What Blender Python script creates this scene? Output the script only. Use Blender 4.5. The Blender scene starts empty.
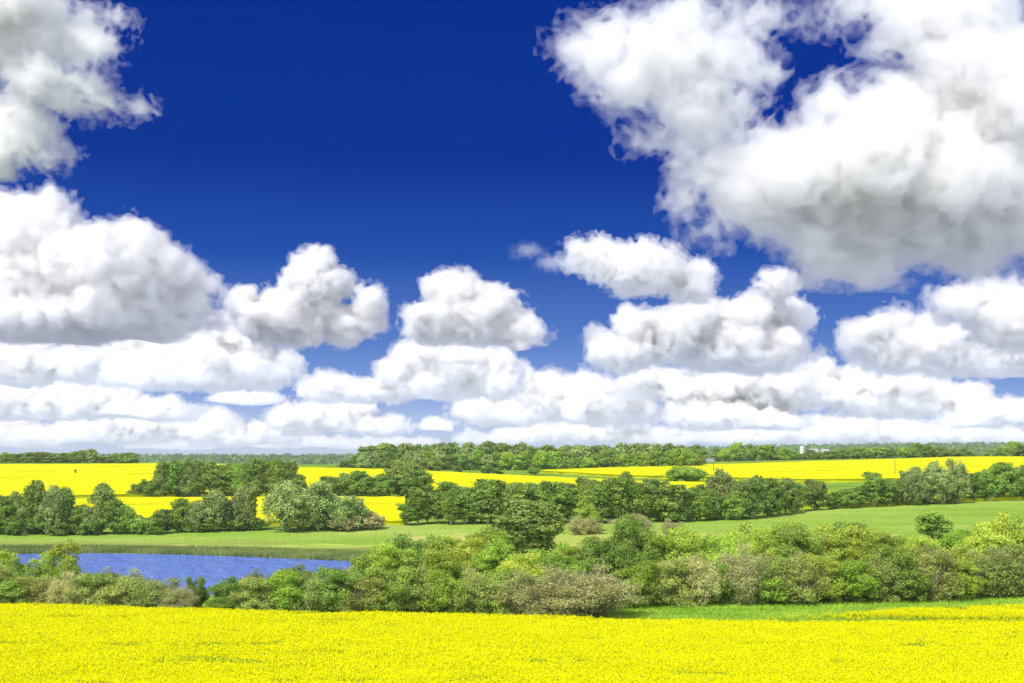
import bpy, math
import numpy as np
from mathutils import Vector

sc = bpy.context.scene
COL = sc.collection
F = 1098.0            # focal length in pixels of a 1024 px wide frame
HY = 447.0            # row of the true horizon
R = math.radians

# ---------------------------------------------------------------- camera
cam = bpy.data.cameras.new('camera')
cam_o = bpy.data.objects.new('camera', cam)
COL.objects.link(cam_o)
sc.camera = cam_o
cam.sensor_width = 36
cam.lens = 36 * F / 1024
cam.shift_y = (HY - 341.5) / 1024
cam.clip_start = 0.5
cam.clip_end = 120000
cam_o.location = (0, 0, 0)
cam_o.rotation_euler = (R(90), 0, 0)

# ---------------------------------------------------------------- sky, sun, exposure
SUN_EL, SUN_AZ = R(53), R(222)      # azimuth clockwise from +Y: behind the camera, to the left
world = bpy.data.worlds.new('World')
sc.world = world
world.use_nodes = True
wt = world.node_tree
bg = wt.nodes['Background']
sky = wt.nodes.new('ShaderNodeTexSky')
sky.sky_type = 'NISHITA'
sky.sun_disc = False
sky.sun_elevation = SUN_EL
sky.sun_rotation = SUN_AZ
sky.air_density = 1.0
sky.dust_density = 0.2
sky.ozone_density = 4.0
# polarised deep blue overhead, paling to the horizon; plain bright pale sky added behind the viewer as fill light
tc = wt.nodes.new('ShaderNodeTexCoord')
sep = wt.nodes.new('ShaderNodeSeparateXYZ')
wt.links.new(tc.outputs['Generated'], sep.inputs[0])
ramp = wt.nodes.new('ShaderNodeValToRGB')
SKY_RAMP = [(0.0, (6.6, 7.8, 10.4)), (0.015, (5.9, 7.3, 10.6)), (0.05, (2.5, 4.3, 9.0)), (0.10, (1.0, 2.4, 7.1)), (0.17, (0.14, 0.98, 5.1)),
            (0.25, (0.0, 0.40, 3.75)), (0.37, (0.0, 0.33, 3.4)), (0.6, (0.0, 0.25, 2.6)), (1.0, (0.0, 0.22, 2.2))]
el = ramp.color_ramp.elements
while len(el) < len(SKY_RAMP):
    el.new(0.5)
for e, (p, c) in zip(el, SKY_RAMP):
    e.position = p
    e.color = (c[0], c[1], c[2], 1)
wt.links.new(sep.outputs['Z'], ramp.inputs[0])
m1 = wt.nodes.new('ShaderNodeMix')
m1.data_type = 'RGBA'
m1.inputs[0].default_value = 0.997
wt.links.new(sky.outputs[0], m1.inputs[6])
wt.links.new(ramp.outputs[0], m1.inputs[7])
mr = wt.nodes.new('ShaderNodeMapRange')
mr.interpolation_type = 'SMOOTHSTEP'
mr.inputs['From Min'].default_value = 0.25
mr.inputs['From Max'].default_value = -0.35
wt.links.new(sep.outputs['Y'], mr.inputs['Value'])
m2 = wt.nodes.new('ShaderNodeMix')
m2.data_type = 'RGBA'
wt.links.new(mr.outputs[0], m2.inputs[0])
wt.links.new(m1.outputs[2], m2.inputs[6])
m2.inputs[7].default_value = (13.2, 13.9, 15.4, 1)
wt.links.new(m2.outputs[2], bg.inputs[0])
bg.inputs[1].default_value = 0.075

sun = bpy.data.lights.new('sun', 'SUN')
sun.energy = 3.8
sun.angle = R(0.5)
sun.color = (1.0, 0.955, 0.88)
sun_o = bpy.data.objects.new('sun', sun)
COL.objects.link(sun_o)
sun_o.rotation_euler = Vector((math.sin(SUN_AZ) * math.cos(SUN_EL), math.cos(SUN_AZ) * math.cos(SUN_EL), math.sin(SUN_EL))).to_track_quat('Z', 'Y').to_euler()
sc.view_settings.view_transform = 'Standard'
sc.view_settings.look = 'None'
sc.view_settings.exposure = 0.12
sc.view_settings.gamma = 1
sc.cycles.max_bounces = 24
sc.cycles.volume_bounces = 18
sc.cycles.diffuse_bounces = 3
sc.cycles.transmission_bounces = 4
sc.cycles.glossy_bounces = 2
sc.cycles.use_denoising = True
sc.cycles.use_adaptive_sampling = True

rng = np.random.default_rng(11)

# ---------------------------------------------------------------- noise and mesh helpers
_perm = np.concatenate([rng.permutation(256)] * 3).astype(np.int32)
_grad = rng.normal(size=(256, 3)).astype(np.float32)
_grad /= np.linalg.norm(_grad, axis=1)[:, None]


def perlin(p):
    p = p.astype(np.float32)
    i = np.floor(p).astype(np.int32)
    f = p - i
    i &= 255
    u = f * f * f * (f * (f * 6 - 15) + 10)
    out = np.zeros(len(p), np.float32)
    for dx in (0, 1):
        hx = _perm[(i[:, 0] + dx) & 255]
        wx = u[:, 0] if dx else 1 - u[:, 0]
        for dy in (0, 1):
            hy = _perm[hx + ((i[:, 1] + dy) & 255)]
            wy = wx * (u[:, 1] if dy else 1 - u[:, 1])
            for dz in (0, 1):
                g = _grad[_perm[hy + ((i[:, 2] + dz) & 255)]]
                w = wy * (u[:, 2] if dz else 1 - u[:, 2])
                out += w * (g[:, 0] * (f[:, 0] - dx) + g[:, 1] * (f[:, 1] - dy) + g[:, 2] * (f[:, 2] - dz))
    return out


def add_mesh(name, vs, fs, mats, mat_idx=None, smooth=False, attr=None):
    me = bpy.data.meshes.new(name)
    k = fs.shape[1]
    me.vertices.add(len(vs))
    me.vertices.foreach_set('co', np.ascontiguousarray(vs, np.float32).ravel())
    me.loops.add(fs.size)
    me.loops.foreach_set('vertex_index', np.ascontiguousarray(fs, np.int32).ravel())
    me.polygons.add(len(fs))
    me.polygons.foreach_set('loop_start', np.arange(0, fs.size, k, dtype=np.int32))
    if not isinstance(mats, (list, tuple)):
        mats = [mats]
    for m in mats:
        me.materials.append(m)
    if mat_idx is not None:
        me.polygons.foreach_set('material_index', np.ascontiguousarray(mat_idx, np.int32))
    me.polygons.foreach_set('use_smooth', np.full(len(fs), smooth))
    if attr is not None:
        a = me.attributes.new('tone', 'FLOAT', 'POINT')
        a.data.foreach_set('value', np.ascontiguousarray(attr, np.float32))
    me.update()
    return me


def link(name, me, parent=None):
    o = bpy.data.objects.new(name, me)
    COL.objects.link(o)
    if parent is not None:
        o.parent = parent
    return o


def tag(o, label=None, cat=None, group=None, kind=None):
    for k, v in (('label', label), ('category', cat), ('group', group), ('kind', kind)):
        if v:
            o[k] = v
    return o


class MB:
    """collects boxes, tubes and quads into one mesh"""
    def __init__(s):
        s.v, s.f, s.n = [], [], 0

    def add(s, v, f):
        s.v.append(np.asarray(v, float))
        s.f += [tuple(i + s.n for i in q) for q in f]
        s.n += len(v)

    def box(s, x0, x1, y0, y1, z0, z1):
        s.add([(x, y, z) for x in (x0, x1) for y in (y0, y1) for z in (z0, z1)],
              [(0, 1, 3, 2), (4, 6, 7, 5), (0, 4, 5, 1), (2, 3, 7, 6), (0, 2, 6, 4), (1, 5, 7, 3)])

    def tube(s, pts, rad, k=6, cap=True):
        pts = np.asarray(pts, float)
        vs, fs = [], []
        for i, p in enumerate(pts):
            d = pts[min(i + 1, len(pts) - 1)] - pts[max(i - 1, 0)]
            d /= np.linalg.norm(d) + 1e-9
            a = np.cross(d, (0.31, 0.95, 0.05))
            a /= np.linalg.norm(a) + 1e-9
            b = np.cross(d, a)
            for j in range(k):
                t = 2 * math.pi * j / k
                vs.append(p + rad[i] * (a * math.cos(t) + b * math.sin(t)))
        for i in range(len(pts) - 1):
            for j in range(k):
                fs.append((i * k + j, i * k + (j + 1) % k, (i + 1) * k + (j + 1) % k, (i + 1) * k + j))
        if cap:
            n = len(vs)
            vs.append(pts[-1])
            for j in range(k):
                fs.append(((len(pts) - 1) * k + j, (len(pts) - 1) * k + (j + 1) % k, n))
            vs.append(pts[0])
            for j in range(k):
                fs.append((j, n + 1, (j + 1) % k))
        s.add(vs, fs)

    def lathe(s, prof, k=20):
        vs, fs = [], []
        for r, z in prof:
            for j in range(k):
                t = 2 * math.pi * j / k
                vs.append((r * math.cos(t), r * math.sin(t), z))
        for i in range(len(prof) - 1):
            for j in range(k):
                fs.append((i * k + j, i * k + (j + 1) % k, (i + 1) * k + (j + 1) % k, (i + 1) * k + j))
        s.add(vs, fs)

    def mesh(s, name, mat, smooth=False):
        me = bpy.data.meshes.new(name)
        me.from_pydata(np.concatenate(s.v).tolist(), [], s.f)
        me.materials.append(mat)
        if smooth:
            me.polygons.foreach_set('use_smooth', [True] * len(me.polygons))
        me.update()
        return me


# ---------------------------------------------------------------- materials
def new_mat(name):
    m = bpy.data.materials.new(name)
    m.use_nodes = True
    t = m.node_tree
    return m, t, t.nodes['Principled BSDF'], t.nodes['Material Output']


def noise_mat(name, stops, scale=1.0, detail=5, rough=0.85, stretch=(1, 1, 1), bump=0.0, bump_scale=None, distortion=0.0, spec=0.0):
    """base colour from a noise over object space; stops = [(pos, rgb), ...]"""
    m, t, p, out = new_mat(name)
    co = t.nodes.new('ShaderNodeTexCoord')
    mp = t.nodes.new('ShaderNodeMapping')
    mp.inputs['Scale'].default_value = stretch
    t.links.new(co.outputs['Object'], mp.inputs[0])
    n = t.nodes.new('ShaderNodeTexNoise')
    n.inputs['Scale'].default_value = scale
    n.inputs['Detail'].default_value = detail
    n.inputs['Roughness'].default_value = 0.65
    n.inputs['Distortion'].default_value = distortion
    t.links.new(mp.outputs[0], n.inputs['Vector'])
    r = t.nodes.new('ShaderNodeValToRGB')
    e = r.color_ramp.elements
    while len(e) < len(stops):
        e.new(0.5)
    for a, (pos, c) in zip(e, stops):
        a.position = pos
        a.color = (*c, 1)
    t.links.new(n.outputs[0], r.inputs[0])
    t.links.new(r.outputs[0], p.inputs['Base Color'])
    p.inputs['Roughness'].default_value = rough
    p.inputs['Specular IOR Level'].default_value = spec
    if bump:
        n2 = t.nodes.new('ShaderNodeTexNoise')
        n2.inputs['Scale'].default_value = bump_scale or scale * 4
        n2.inputs['Detail'].default_value = 4
        t.links.new(co.outputs['Object'], n2.inputs['Vector'])
        b = t.nodes.new('ShaderNodeBump')
        b.inputs['Strength'].default_value = bump
        b.inputs['Distance'].default_value = 0.4
        t.links.new(n2.outputs[0], b.inputs['Height'])
        t.links.new(b.outputs[0], p.inputs['Normal'])
    return m


def leaf_mat(name, dark, light, trans=0.3, hue=0.03, rough=0.6, vmin=1.2, vmax=1.9, spec=0.12):
    """leaves: colour runs from an older to a younger leaf colour per clump ('tone'), shifted a little per tree"""
    m, t, p, out = new_mat(name)
    at = t.nodes.new('ShaderNodeAttribute')
    at.attribute_name = 'tone'
    r = t.nodes.new('ShaderNodeValToRGB')
    r.color_ramp.elements[0].color = (*dark, 1)
    r.color_ramp.elements[1].color = (*light, 1)
    t.links.new(at.outputs['Fac'], r.inputs[0])
    oi = t.nodes.new('ShaderNodeObjectInfo')
    hs = t.nodes.new('ShaderNodeHueSaturation')
    a = t.nodes.new('ShaderNodeMapRange')
    a.inputs['To Min'].default_value = 0.5 - hue
    a.inputs['To Max'].default_value = 0.5 + hue
    t.links.new(oi.outputs['Random'], a.inputs['Value'])
    t.links.new(a.outputs[0], hs.inputs['Hue'])
    ml = t.nodes.new('ShaderNodeMath')
    ml.operation = 'MULTIPLY'
    ml.inputs[1].default_value = 7.31
    t.links.new(oi.outputs['Random'], ml.inputs[0])
    fr = t.nodes.new('ShaderNodeMath')
    fr.operation = 'FRACT'
    t.links.new(ml.outputs[0], fr.inputs[0])
    b = t.nodes.new('ShaderNodeMapRange')
    b.inputs['To Min'].default_value = vmin
    b.inputs['To Max'].default_value = vmax
    t.links.new(fr.outputs[0], b.inputs['Value'])
    t.links.new(b.outputs[0], hs.inputs['Value'])
    t.links.new(r.outputs[0], hs.inputs['Color'])
    p.inputs['Roughness'].default_value = rough
    p.inputs['Specular IOR Level'].default_value = spec
    t.links.new(hs.outputs[0], p.inputs['Base Color'])
    tr = t.nodes.new('ShaderNodeBsdfTranslucent')
    t.links.new(hs.outputs[0], tr.inputs['Color'])
    mx = t.nodes.new('ShaderNodeMixShader')
    mx.inputs[0].default_value = trans
    t.links.new(p.outputs[0], mx.inputs[1])
    t.links.new(tr.outputs[0], mx.inputs[2])
    t.links.new(mx.outputs[0], out.inputs['Surface'])
    return m


def flat_mat(name, col, rough=0.7, metal=0.0):
    return noise_mat(name, [(0.3, tuple(c * 0.85 for c in col)), (0.7, col)], scale=1.5, rough=rough)


M = {}
M['soil_grass'] = noise_mat('ground_grass', [(0.3, (0.13, 0.16, 0.07)), (0.55, (0.18, 0.21, 0.10)), (0.75, (0.24, 0.25, 0.14))], scale=0.05, detail=8, stretch=(1, 1.6, 1), bump=0.4, bump_scale=1.5)
M['meadow'] = noise_mat('meadow_grass', [(0.30, (0.18, 0.33, 0.035)), (0.45, (0.25, 0.40, 0.055)), (0.58, (0.33, 0.44, 0.085)), (0.72, (0.43, 0.47, 0.13))], scale=0.045, detail=9, stretch=(0.45, 1.4, 1), bump=0.5, bump_scale=1.6)
M['hay'] = noise_mat('dry_hay_grass', [(0.28, (0.27, 0.40, 0.055)), (0.45, (0.40, 0.45, 0.095)), (0.7, (0.50, 0.49, 0.15))], scale=0.06, detail=8, stretch=(0.4, 1.3, 1), bump=0.4, bump_scale=1.6)
M['marsh'] = noise_mat('marsh_grass', [(0.3, (0.17, 0.27, 0.05)), (0.5, (0.27, 0.34, 0.07)), (0.7, (0.38, 0.36, 0.11))], scale=0.1, detail=8, stretch=(0.3, 1.2, 1), bump=0.6, bump_scale=2)
M['verge'] = noise_mat('verge_grass', [(0.3, (0.22, 0.42, 0.035)), (0.5, (0.33, 0.57, 0.05)), (0.7, (0.46, 0.64, 0.09))], scale=0.3, detail=8, bump=0.6, bump_scale=3)
M['canola_far'] = noise_mat('canola_blossom_far', [(0.30, (0.34, 0.40, 0.01)), (0.42, (0.58, 0.57, 0.006)), (0.52, (0.72, 0.69, 0.003)), (0.68, (0.83, 0.80, 0.003))], scale=0.16, detail=9, stretch=(0.13, 1.0, 1), bump=0.35, bump_scale=1.4)
M['canola_under'] = noise_mat('canola_leaf', [(0.28, (0.52, 0.57, 0.01)), (0.45, (0.78, 0.77, 0.005)), (0.7, (0.92, 0.89, 0.003))], scale=1.3, detail=6, bump=0.4)
M['bark'] = noise_mat('grey_bark', [(0.3, (0.10, 0.085, 0.065)), (0.7, (0.22, 0.19, 0.15))], scale=3, stretch=(1, 1, 0.3), bump=0.5)
M['pale_bark'] = noise_mat('pale_aspen_bark', [(0.35, (0.16, 0.14, 0.11)), (0.45, (0.46, 0.44, 0.37)), (0.7, (0.58, 0.56, 0.48))], scale=2.5, stretch=(1, 1, 0.7))
M['twig'] = noise_mat('bare_twig', [(0.3, (0.34, 0.31, 0.17)), (0.7, (0.56, 0.52, 0.33))], scale=2)
M['leaf_dark'] = leaf_mat('dark_leaf', (0.095, 0.15, 0.034), (0.24, 0.32, 0.075), 0.3, 0.015)
M['leaf_mid'] = leaf_mat('mid_green_leaf', (0.11, 0.185, 0.03), (0.27, 0.38, 0.07), 0.33, 0.015)
M['leaf_bright'] = leaf_mat('bright_leaf', (0.15, 0.245, 0.028), (0.32, 0.45, 0.06), 0.38, 0.014)
M['leaf_yellow'] = leaf_mat('yellow_green_leaf', (0.235, 0.315, 0.035), (0.46, 0.55, 0.09), 0.38, 0.014)
M['leaf_silver'] = leaf_mat('silver_willow_leaf', (0.12, 0.175, 0.05), (0.35, 0.42, 0.14), 0.25, 0.012)
M['leaf_olive'] = leaf_mat('olive_leaf', (0.14, 0.19, 0.035), (0.36, 0.40, 0.11), 0.3, 0.02)
M['leaf_brown'] = leaf_mat('brown_budding_leaf', (0.25, 0.26, 0.085), (0.46, 0.46, 0.20), 0.3, 0.01)
M['leaf_grey'] = leaf_mat('grey_brown_leaf', (0.17, 0.165, 0.07), (0.33, 0.31, 0.15), 0.25, 0.01)
M['reed'] = leaf_mat('reed_blade', (0.19, 0.29, 0.07), (0.44, 0.50, 0.16), 0.3, 0.0, vmin=1, vmax=1)
M['grass_blade'] = leaf_mat('grass_blade', (0.24, 0.44, 0.035), (0.48, 0.64, 0.08), 0.35, 0.0, vmin=1, vmax=1)
M['petal'] = leaf_mat('canola_petal', (0.90, 0.865, 0.002), (0.97, 0.945, 0.003), 0.2, 0.0, vmin=1, vmax=1, spec=0)
M['stem'] = leaf_mat('canola_stem', (0.16, 0.30, 0.03), (0.56, 0.62, 0.03), 0.3, 0.0, vmin=1, vmax=1, spec=0)
M['wood'] = noise_mat('weathered_wood', [(0.3, (0.13, 0.12, 0.10)), (0.7, (0.24, 0.22, 0.19))], scale=4, stretch=(1, 1, 0.2))
M['dark'] = flat_mat('dark_metal', (0.04, 0.04, 0.045), 0.5)
M['white'] = flat_mat('white_painted_board', (0.78, 0.78, 0.76))
M['roof'] = flat_mat('pale_metal_roof', (0.42, 0.45, 0.50), 0.7)
M['grey_roof'] = flat_mat('grey_roof', (0.30, 0.31, 0.34), 0.6)
M['glass'] = flat_mat('window_glass', (0.03, 0.04, 0.05), 0.1)

mw, t, p, out = new_mat('lake_water')
co = t.nodes.new('ShaderNodeTexCoord')
mp = t.nodes.new('ShaderNodeMapping')
mp.inputs['Scale'].default_value = (0.55, 0.26, 1)
mp.inputs['Rotation'].default_value = (0, 0, R(12))
t.links.new(co.outputs['Object'], mp.inputs[0])
n = t.nodes.new('ShaderNodeTexNoise')
n.inputs['Scale'].default_value = 0.8
n.inputs['Detail'].default_value = 5
n.inputs['Roughness'].default_value = 0.6
t.links.new(mp.outputs[0], n.inputs['Vector'])
b = t.nodes.new('ShaderNodeBump')
b.inputs['Strength'].default_value = 1.0
b.inputs['Distance'].default_value = 1.8
t.links.new(n.outputs[0], b.inputs['Height'])
t.links.new(b.outputs[0], p.inputs['Normal'])
p.inputs['Base Color'].default_value = (0.14, 0.24, 0.74, 1)
p.inputs['Roughness'].default_value = 0.12
p.inputs['IOR'].default_value = 1.33
p.inputs['Specular IOR Level'].default_value = 0.35
M['water'] = mw

# ground: grass near the fields, darker wooded land further off, then pale outer land added as a reflector
gm, t, p, out = new_mat('ground_cover')
co = t.nodes.new('ShaderNodeTexCoord')
n = t.nodes.new('ShaderNodeTexNoise')
n.inputs['Scale'].default_value = 0.06
n.inputs['Detail'].default_value = 8
t.links.new(co.outputs['Object'], n.inputs['Vector'])
r_ = t.nodes.new('ShaderNodeValToRGB')
r_.color_ramp.elements.new(.5)
for e, (pos, c) in zip(r_.color_ramp.elements, [(.3, (0.13, 0.24, 0.03)), (.55, (0.20, 0.32, 0.04)), (.75, (0.30, 0.40, 0.07))]):
    e.position = pos
    e.color = (*c, 1)
t.links.new(n.outputs[0], r_.inputs[0])
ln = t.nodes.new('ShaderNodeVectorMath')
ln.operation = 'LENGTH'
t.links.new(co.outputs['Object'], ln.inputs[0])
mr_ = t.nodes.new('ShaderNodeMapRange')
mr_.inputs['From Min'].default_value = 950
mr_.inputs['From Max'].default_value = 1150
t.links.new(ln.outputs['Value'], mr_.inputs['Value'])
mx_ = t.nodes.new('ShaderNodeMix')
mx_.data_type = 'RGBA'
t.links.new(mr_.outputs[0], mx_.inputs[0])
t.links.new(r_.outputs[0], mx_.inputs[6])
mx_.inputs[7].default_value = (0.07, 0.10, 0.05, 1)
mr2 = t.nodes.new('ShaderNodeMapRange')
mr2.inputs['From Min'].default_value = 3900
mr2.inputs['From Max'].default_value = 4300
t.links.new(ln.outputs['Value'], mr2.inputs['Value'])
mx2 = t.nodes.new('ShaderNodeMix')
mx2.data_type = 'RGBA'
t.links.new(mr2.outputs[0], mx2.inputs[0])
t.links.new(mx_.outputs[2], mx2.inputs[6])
mx2.inputs[7].default_value = (0.38, 0.40, 0.46, 1)  # outermost land made pale to bounce light up into the cloud bases
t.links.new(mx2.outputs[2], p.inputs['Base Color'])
p.inputs['Roughness'].default_value = 0.95
p.inputs['Specular IOR Level'].default_value = 0.0
M['soil_grass'] = gm

# ---------------------------------------------------------------- terrain height
UK = np.array([-260, 100, 350, 520, 700, 900, 1290.0])
YK = [-400, 0, 40, 75, 118, 128, 150, 165, 190, 208, 220, 236, 255, 300, 340, 380, 480, 560, 650, 720, 820, 1000, 1500, 2200, 3600, 5500, 9000]
HK = [
    [-9] * 7, [-11] * 7, [-14.2] * 7, [-17.2] * 7,
    [-17.9, -17.9, -18.1, -18.3, -18.5, -18.5, -18.5],
    [-18.3, -18.3, -18.4, -18.5, -18.7, -18.6, -18.6],
    [-20.2, -20.2, -20.1, -19.4, -19.1, -18.9, -18.8],
    [-21.6, -21.6, -21.2, -19.7, -19.2, -18.9, -18.7],
    [-21.8, -21.8, -21.4, -19.8, -19.1, -18.7, -18.4],
    [-21.3, -21.3, -20.8, -19.6, -19.0, -18.5, -18.2],
    [-20.7, -20.7, -20.5, -19.3, -18.9, -18.4, -18.0],
    [-20.2, -20.2, -20.1, -19.2, -18.8, -18.2, -17.8],
    [-19.8, -19.8, -19.6, -18.8, -18.4, -17.9, -17.5],
    [-18.5, -18.5, -18.2, -17.8, -17.5, -17.0, -16.6],
    [-17.2, -17.2, -17.1, -16.9, -16.2, -15.4, -15.0],
    [-15.9, -16.0, -16.0, -16.0, -14.8, -13.6, -13.2],
    [-12.9, -13.0, -13.2, -13.6, -12.2, -10.6, -10.2],
    [-10.9, -11.0, -11.7, -12.4, -10.7, -9.0, -8.6],
    [-9.3, -9.4, -11.0, -12.0, -9.4, -7.4, -7.0],
    [-9.1, -9.2, -11.5, -12.4, -9.4, -6.6, -6.2],
    [-11, -11, -13, -13.5, -11, -8, -8],
    [-22, -22, -22, -20, -17, -16, -16],
    [-35, -35, -35, -30, -28, -28, -28],
    [-45, -45, -45, -40, -34, -32, -32],
    [-40, -40, -40, -30, -14, -2, 4],
    [-60, -60, -60, -50, -35, -30, -30],
    [-90] * 7,
]
_hk = np.array(HK, float)
_yk = np.array(YK, float)


def _s(y):
    return np.arcsinh(np.asarray(y, float) / 60.0)


_sf = np.linspace(_s(-400), _s(9000), 700)
_uf = np.linspace(UK[0], UK[-1], 156)
_tmp = np.stack([np.interp(_sf, _s(_yk), _hk[:, j]) for j in range(len(UK))], 1)
_HT = np.stack([np.interp(_uf, UK, _tmp[i]) for i in range(len(_sf))], 0)


def _blur(a, k, ax):
    w = np.hanning(k + 2)[1:-1]
    w /= w.sum()
    pad = [(0, 0), (0, 0)]
    pad[ax] = (k // 2, k // 2)
    b = np.pad(a, pad, mode='edge')
    return np.apply_along_axis(lambda v: np.convolve(v, w, 'valid'), ax, b)


_HT = _blur(_blur(_HT, 9, 0), 21, 1)


def H(x, y):
    x = np.asarray(x, float)
    y = np.asarray(y, float)
    u = np.clip(512 + F * x / np.maximum(y, 60), UK[0], UK[-1])
    a = (np.clip(_s(y), _sf[0], _sf[-1]) - _sf[0]) / (_sf[1] - _sf[0])
    b = (u - _uf[0]) / (_uf[1] - _uf[0])
    i = np.clip(a.astype(int), 0, len(_sf) - 2)
    j = np.clip(b.astype(int), 0, len(_uf) - 2)
    a = a - i
    b = b - j
    return (_HT[i, j] * (1 - a) + _HT[i + 1, j] * a) * (1 - b) + (_HT[i, j + 1] * (1 - a) + _HT[i + 1, j + 1] * a) * b


_YS = np.concatenate([np.arange(60, 1000, 0.5), np.arange(1000, 6000, 5.0)])


def at(px, row, off=0.0):
    """where the sight line through a photo point meets the ground (raised by off)"""
    k = (px - 512) / F
    f = -(row - HY) / F * _YS - (H(k * _YS, _YS) + off)
    i = np.argmax(f < 0)
    if i == 0:
        i = int(np.argmin(np.abs(f))) or 1
    d = f[i - 1] - f[i]
    tt = 0 if d == 0 else np.clip(f[i - 1] / d, 0, 1)
    y = _YS[i - 1] + tt * (_YS[i] - _YS[i - 1])
    return np.array([k * y, y])


# one ground sheet to the horizon
tx = np.linspace(-1, 1, 361)
gx = 9000 * np.sinh(6.2 * tx) / np.sinh(6.2)
gy = np.sinh(np.linspace(_s(-400), _s(9000), 420)) * 60
GX, GY = np.meshgrid(gx, gy, indexing='ij')
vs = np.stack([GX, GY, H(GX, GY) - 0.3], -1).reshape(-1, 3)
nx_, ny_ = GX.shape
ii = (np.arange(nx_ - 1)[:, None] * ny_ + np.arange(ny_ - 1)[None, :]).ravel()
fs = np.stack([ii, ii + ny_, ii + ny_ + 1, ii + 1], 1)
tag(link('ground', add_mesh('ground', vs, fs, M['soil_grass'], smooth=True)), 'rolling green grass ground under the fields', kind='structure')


def drape(name, mat, bottom, top, off=0.0, step=1.2, rough=0.0, skirt=1.2, edge=0.6, **kw):
    """a sheet of ground between two edge lines given as photo points, laid on the terrain"""
    x0, x1 = bottom[0][0], bottom[-1][0]
    bx, by = zip(*bottom)
    ux, uy = zip(*top)
    mid = at((x0 + x1) / 2, np.interp((x0 + x1) / 2, bx, by), off)
    nx = int(np.clip((x1 - x0) / F * mid[1] / step, 8, 420))
    px = np.linspace(x0, x1, nx + 1)
    B = np.array([at(p, np.interp(p, bx, by), off) for p in px])
    T = np.array([at(p, np.interp(p, ux, uy), off) for p in px])
    ny = int(np.clip(np.linalg.norm(T - B, axis=1).max() / step, 4, 420))
    tt = np.linspace(0, 1, ny + 1)
    P = B[:, None] * (1 - tt)[None, :, None] + T[:, None] * tt[None, :, None]
    w = perlin(np.stack([P[..., 0].ravel() / 6, P[..., 1].ravel() / 6, np.zeros(P[..., 0].size)], 1)).reshape(P.shape[:2])
    P[..., 1] += w * edge * (2 * np.abs(tt - .5) ** 3 * 4)[None, :]
    Z = H(P[..., 0], P[..., 1]) + off
    if rough:
        Z = Z + rough * np.random.default_rng(5).uniform(-1, 1, Z.shape)
    V = np.concatenate([P, Z[..., None]], 2)
    n0, n1 = V.shape[:2]
    ii = (np.arange(n0 - 1)[:, None] * n1 + np.arange(n1 - 1)[None, :]).ravel()
    fs = np.stack([ii, ii + n1, ii + n1 + 1, ii + 1], 1)
    ring = np.concatenate([np.arange(n0) * n1, (n0 - 1) * n1 + np.arange(1, n1), (np.arange(n0 - 2, -1, -1)) * n1 + n1 - 1, np.arange(n1 - 2, 0, -1)])
    V = V.reshape(-1, 3)
    low = V[ring].copy()
    low[:, 2] -= skirt
    k = len(V)
    m = np.arange(len(ring))
    sk = np.stack([ring, k + m, k + (m + 1) % len(ring), ring[(m + 1) % len(ring)]], 1)[:, ::-1]
    o = link(name, add_mesh(name, np.concatenate([V, low]), np.concatenate([fs, sk]), mat, smooth=True))
    tag(o, **kw)
    return o


def scatter_region(bottom, top, n, off=0.0, seed=0, jit=True):
    """random ground points between two edge lines, even per square metre"""
    r = np.random.default_rng(seed)
    x0, x1 = bottom[0][0], bottom[-1][0]
    bx, by = zip(*bottom)
    ux, uy = zip(*top)
    px = np.linspace(x0, x1, 60)
    B = np.array([at(p, np.interp(p, bx, by), off) for p in px])
    T = np.array([at(p, np.interp(p, ux, uy), off) for p in px])
    a = r.uniform(0, 59, n * 2)
    i = np.minimum(a.astype(int), 58)
    f = (a - i)[:, None]
    b = B[i] * (1 - f) + B[i + 1] * f
    tt = T[i] * (1 - f) + T[i + 1] * f
    L = np.linalg.norm(tt - b, axis=1)
    keep = r.uniform(0, L.max(), len(L)) < L
    s = r.uniform(0, 1, len(L))
    # wider with distance: even per area
    w0, w1 = b[:, 1], tt[:, 1]
    s = (np.sqrt(w0 ** 2 + s * (w1 ** 2 - w0 ** 2)) - w0) / np.maximum(w1 - w0, 1e-6)
    P = b + (tt - b) * s[:, None]
    return P[keep][:n]


# ---------------------------------------------------------------- fields, meadows, lake
V0 = tag(drape('meadow', M['meadow'], [(-60, 553), (100, 549), (350, 556), (420, 572), (700, 585), (1090, 585)],
               [(-60, 530), (150, 531), (260, 528), (400, 521), (560, 521), (700, 520), (760, 515), (850, 508), (950, 502), (1090, 494)], off=0.0, step=2.2, skirt=.4,
               kind='structure', label='bright green meadow around the lake and behind the hedge'))
drape('hay_meadow', M['hay'], [(395, 538), (430, 544), (520, 549), (620, 553), (700, 556), (800, 552), (860, 544), (905, 535)], [(395, 537.5), (440, 534), (520, 533), (600, 535), (680, 533.5), (760, 534), (830, 531.5), (905, 534.5)], off=0.05, step=1.5, skirt=.2, edge=5,
      kind='structure', label='pale dry strip of mown hay in the meadow')
drape('marsh', M['marsh'], [(-60, 557), (100, 553), (200, 556), (350, 562), (470, 553)], [(-60, 542), (100, 541), (180, 543), (250, 540.5), (350, 545), (470, 552)], off=0.06, step=2.0, skirt=.5, edge=4,
      kind='structure', label='olive brown marsh strip on the far lake shore')
drape('hay_shore', M['hay'], [(150, 545.5), (220, 548), (300, 549.5), (360, 548), (410, 545)], [(150, 545), (220, 545.5), (300, 544.5), (360, 545), (410, 544.5)], off=0.12, step=1.5, skirt=.2, edge=4,
      kind='structure', label='pale grass strip above the lake marsh')
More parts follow.
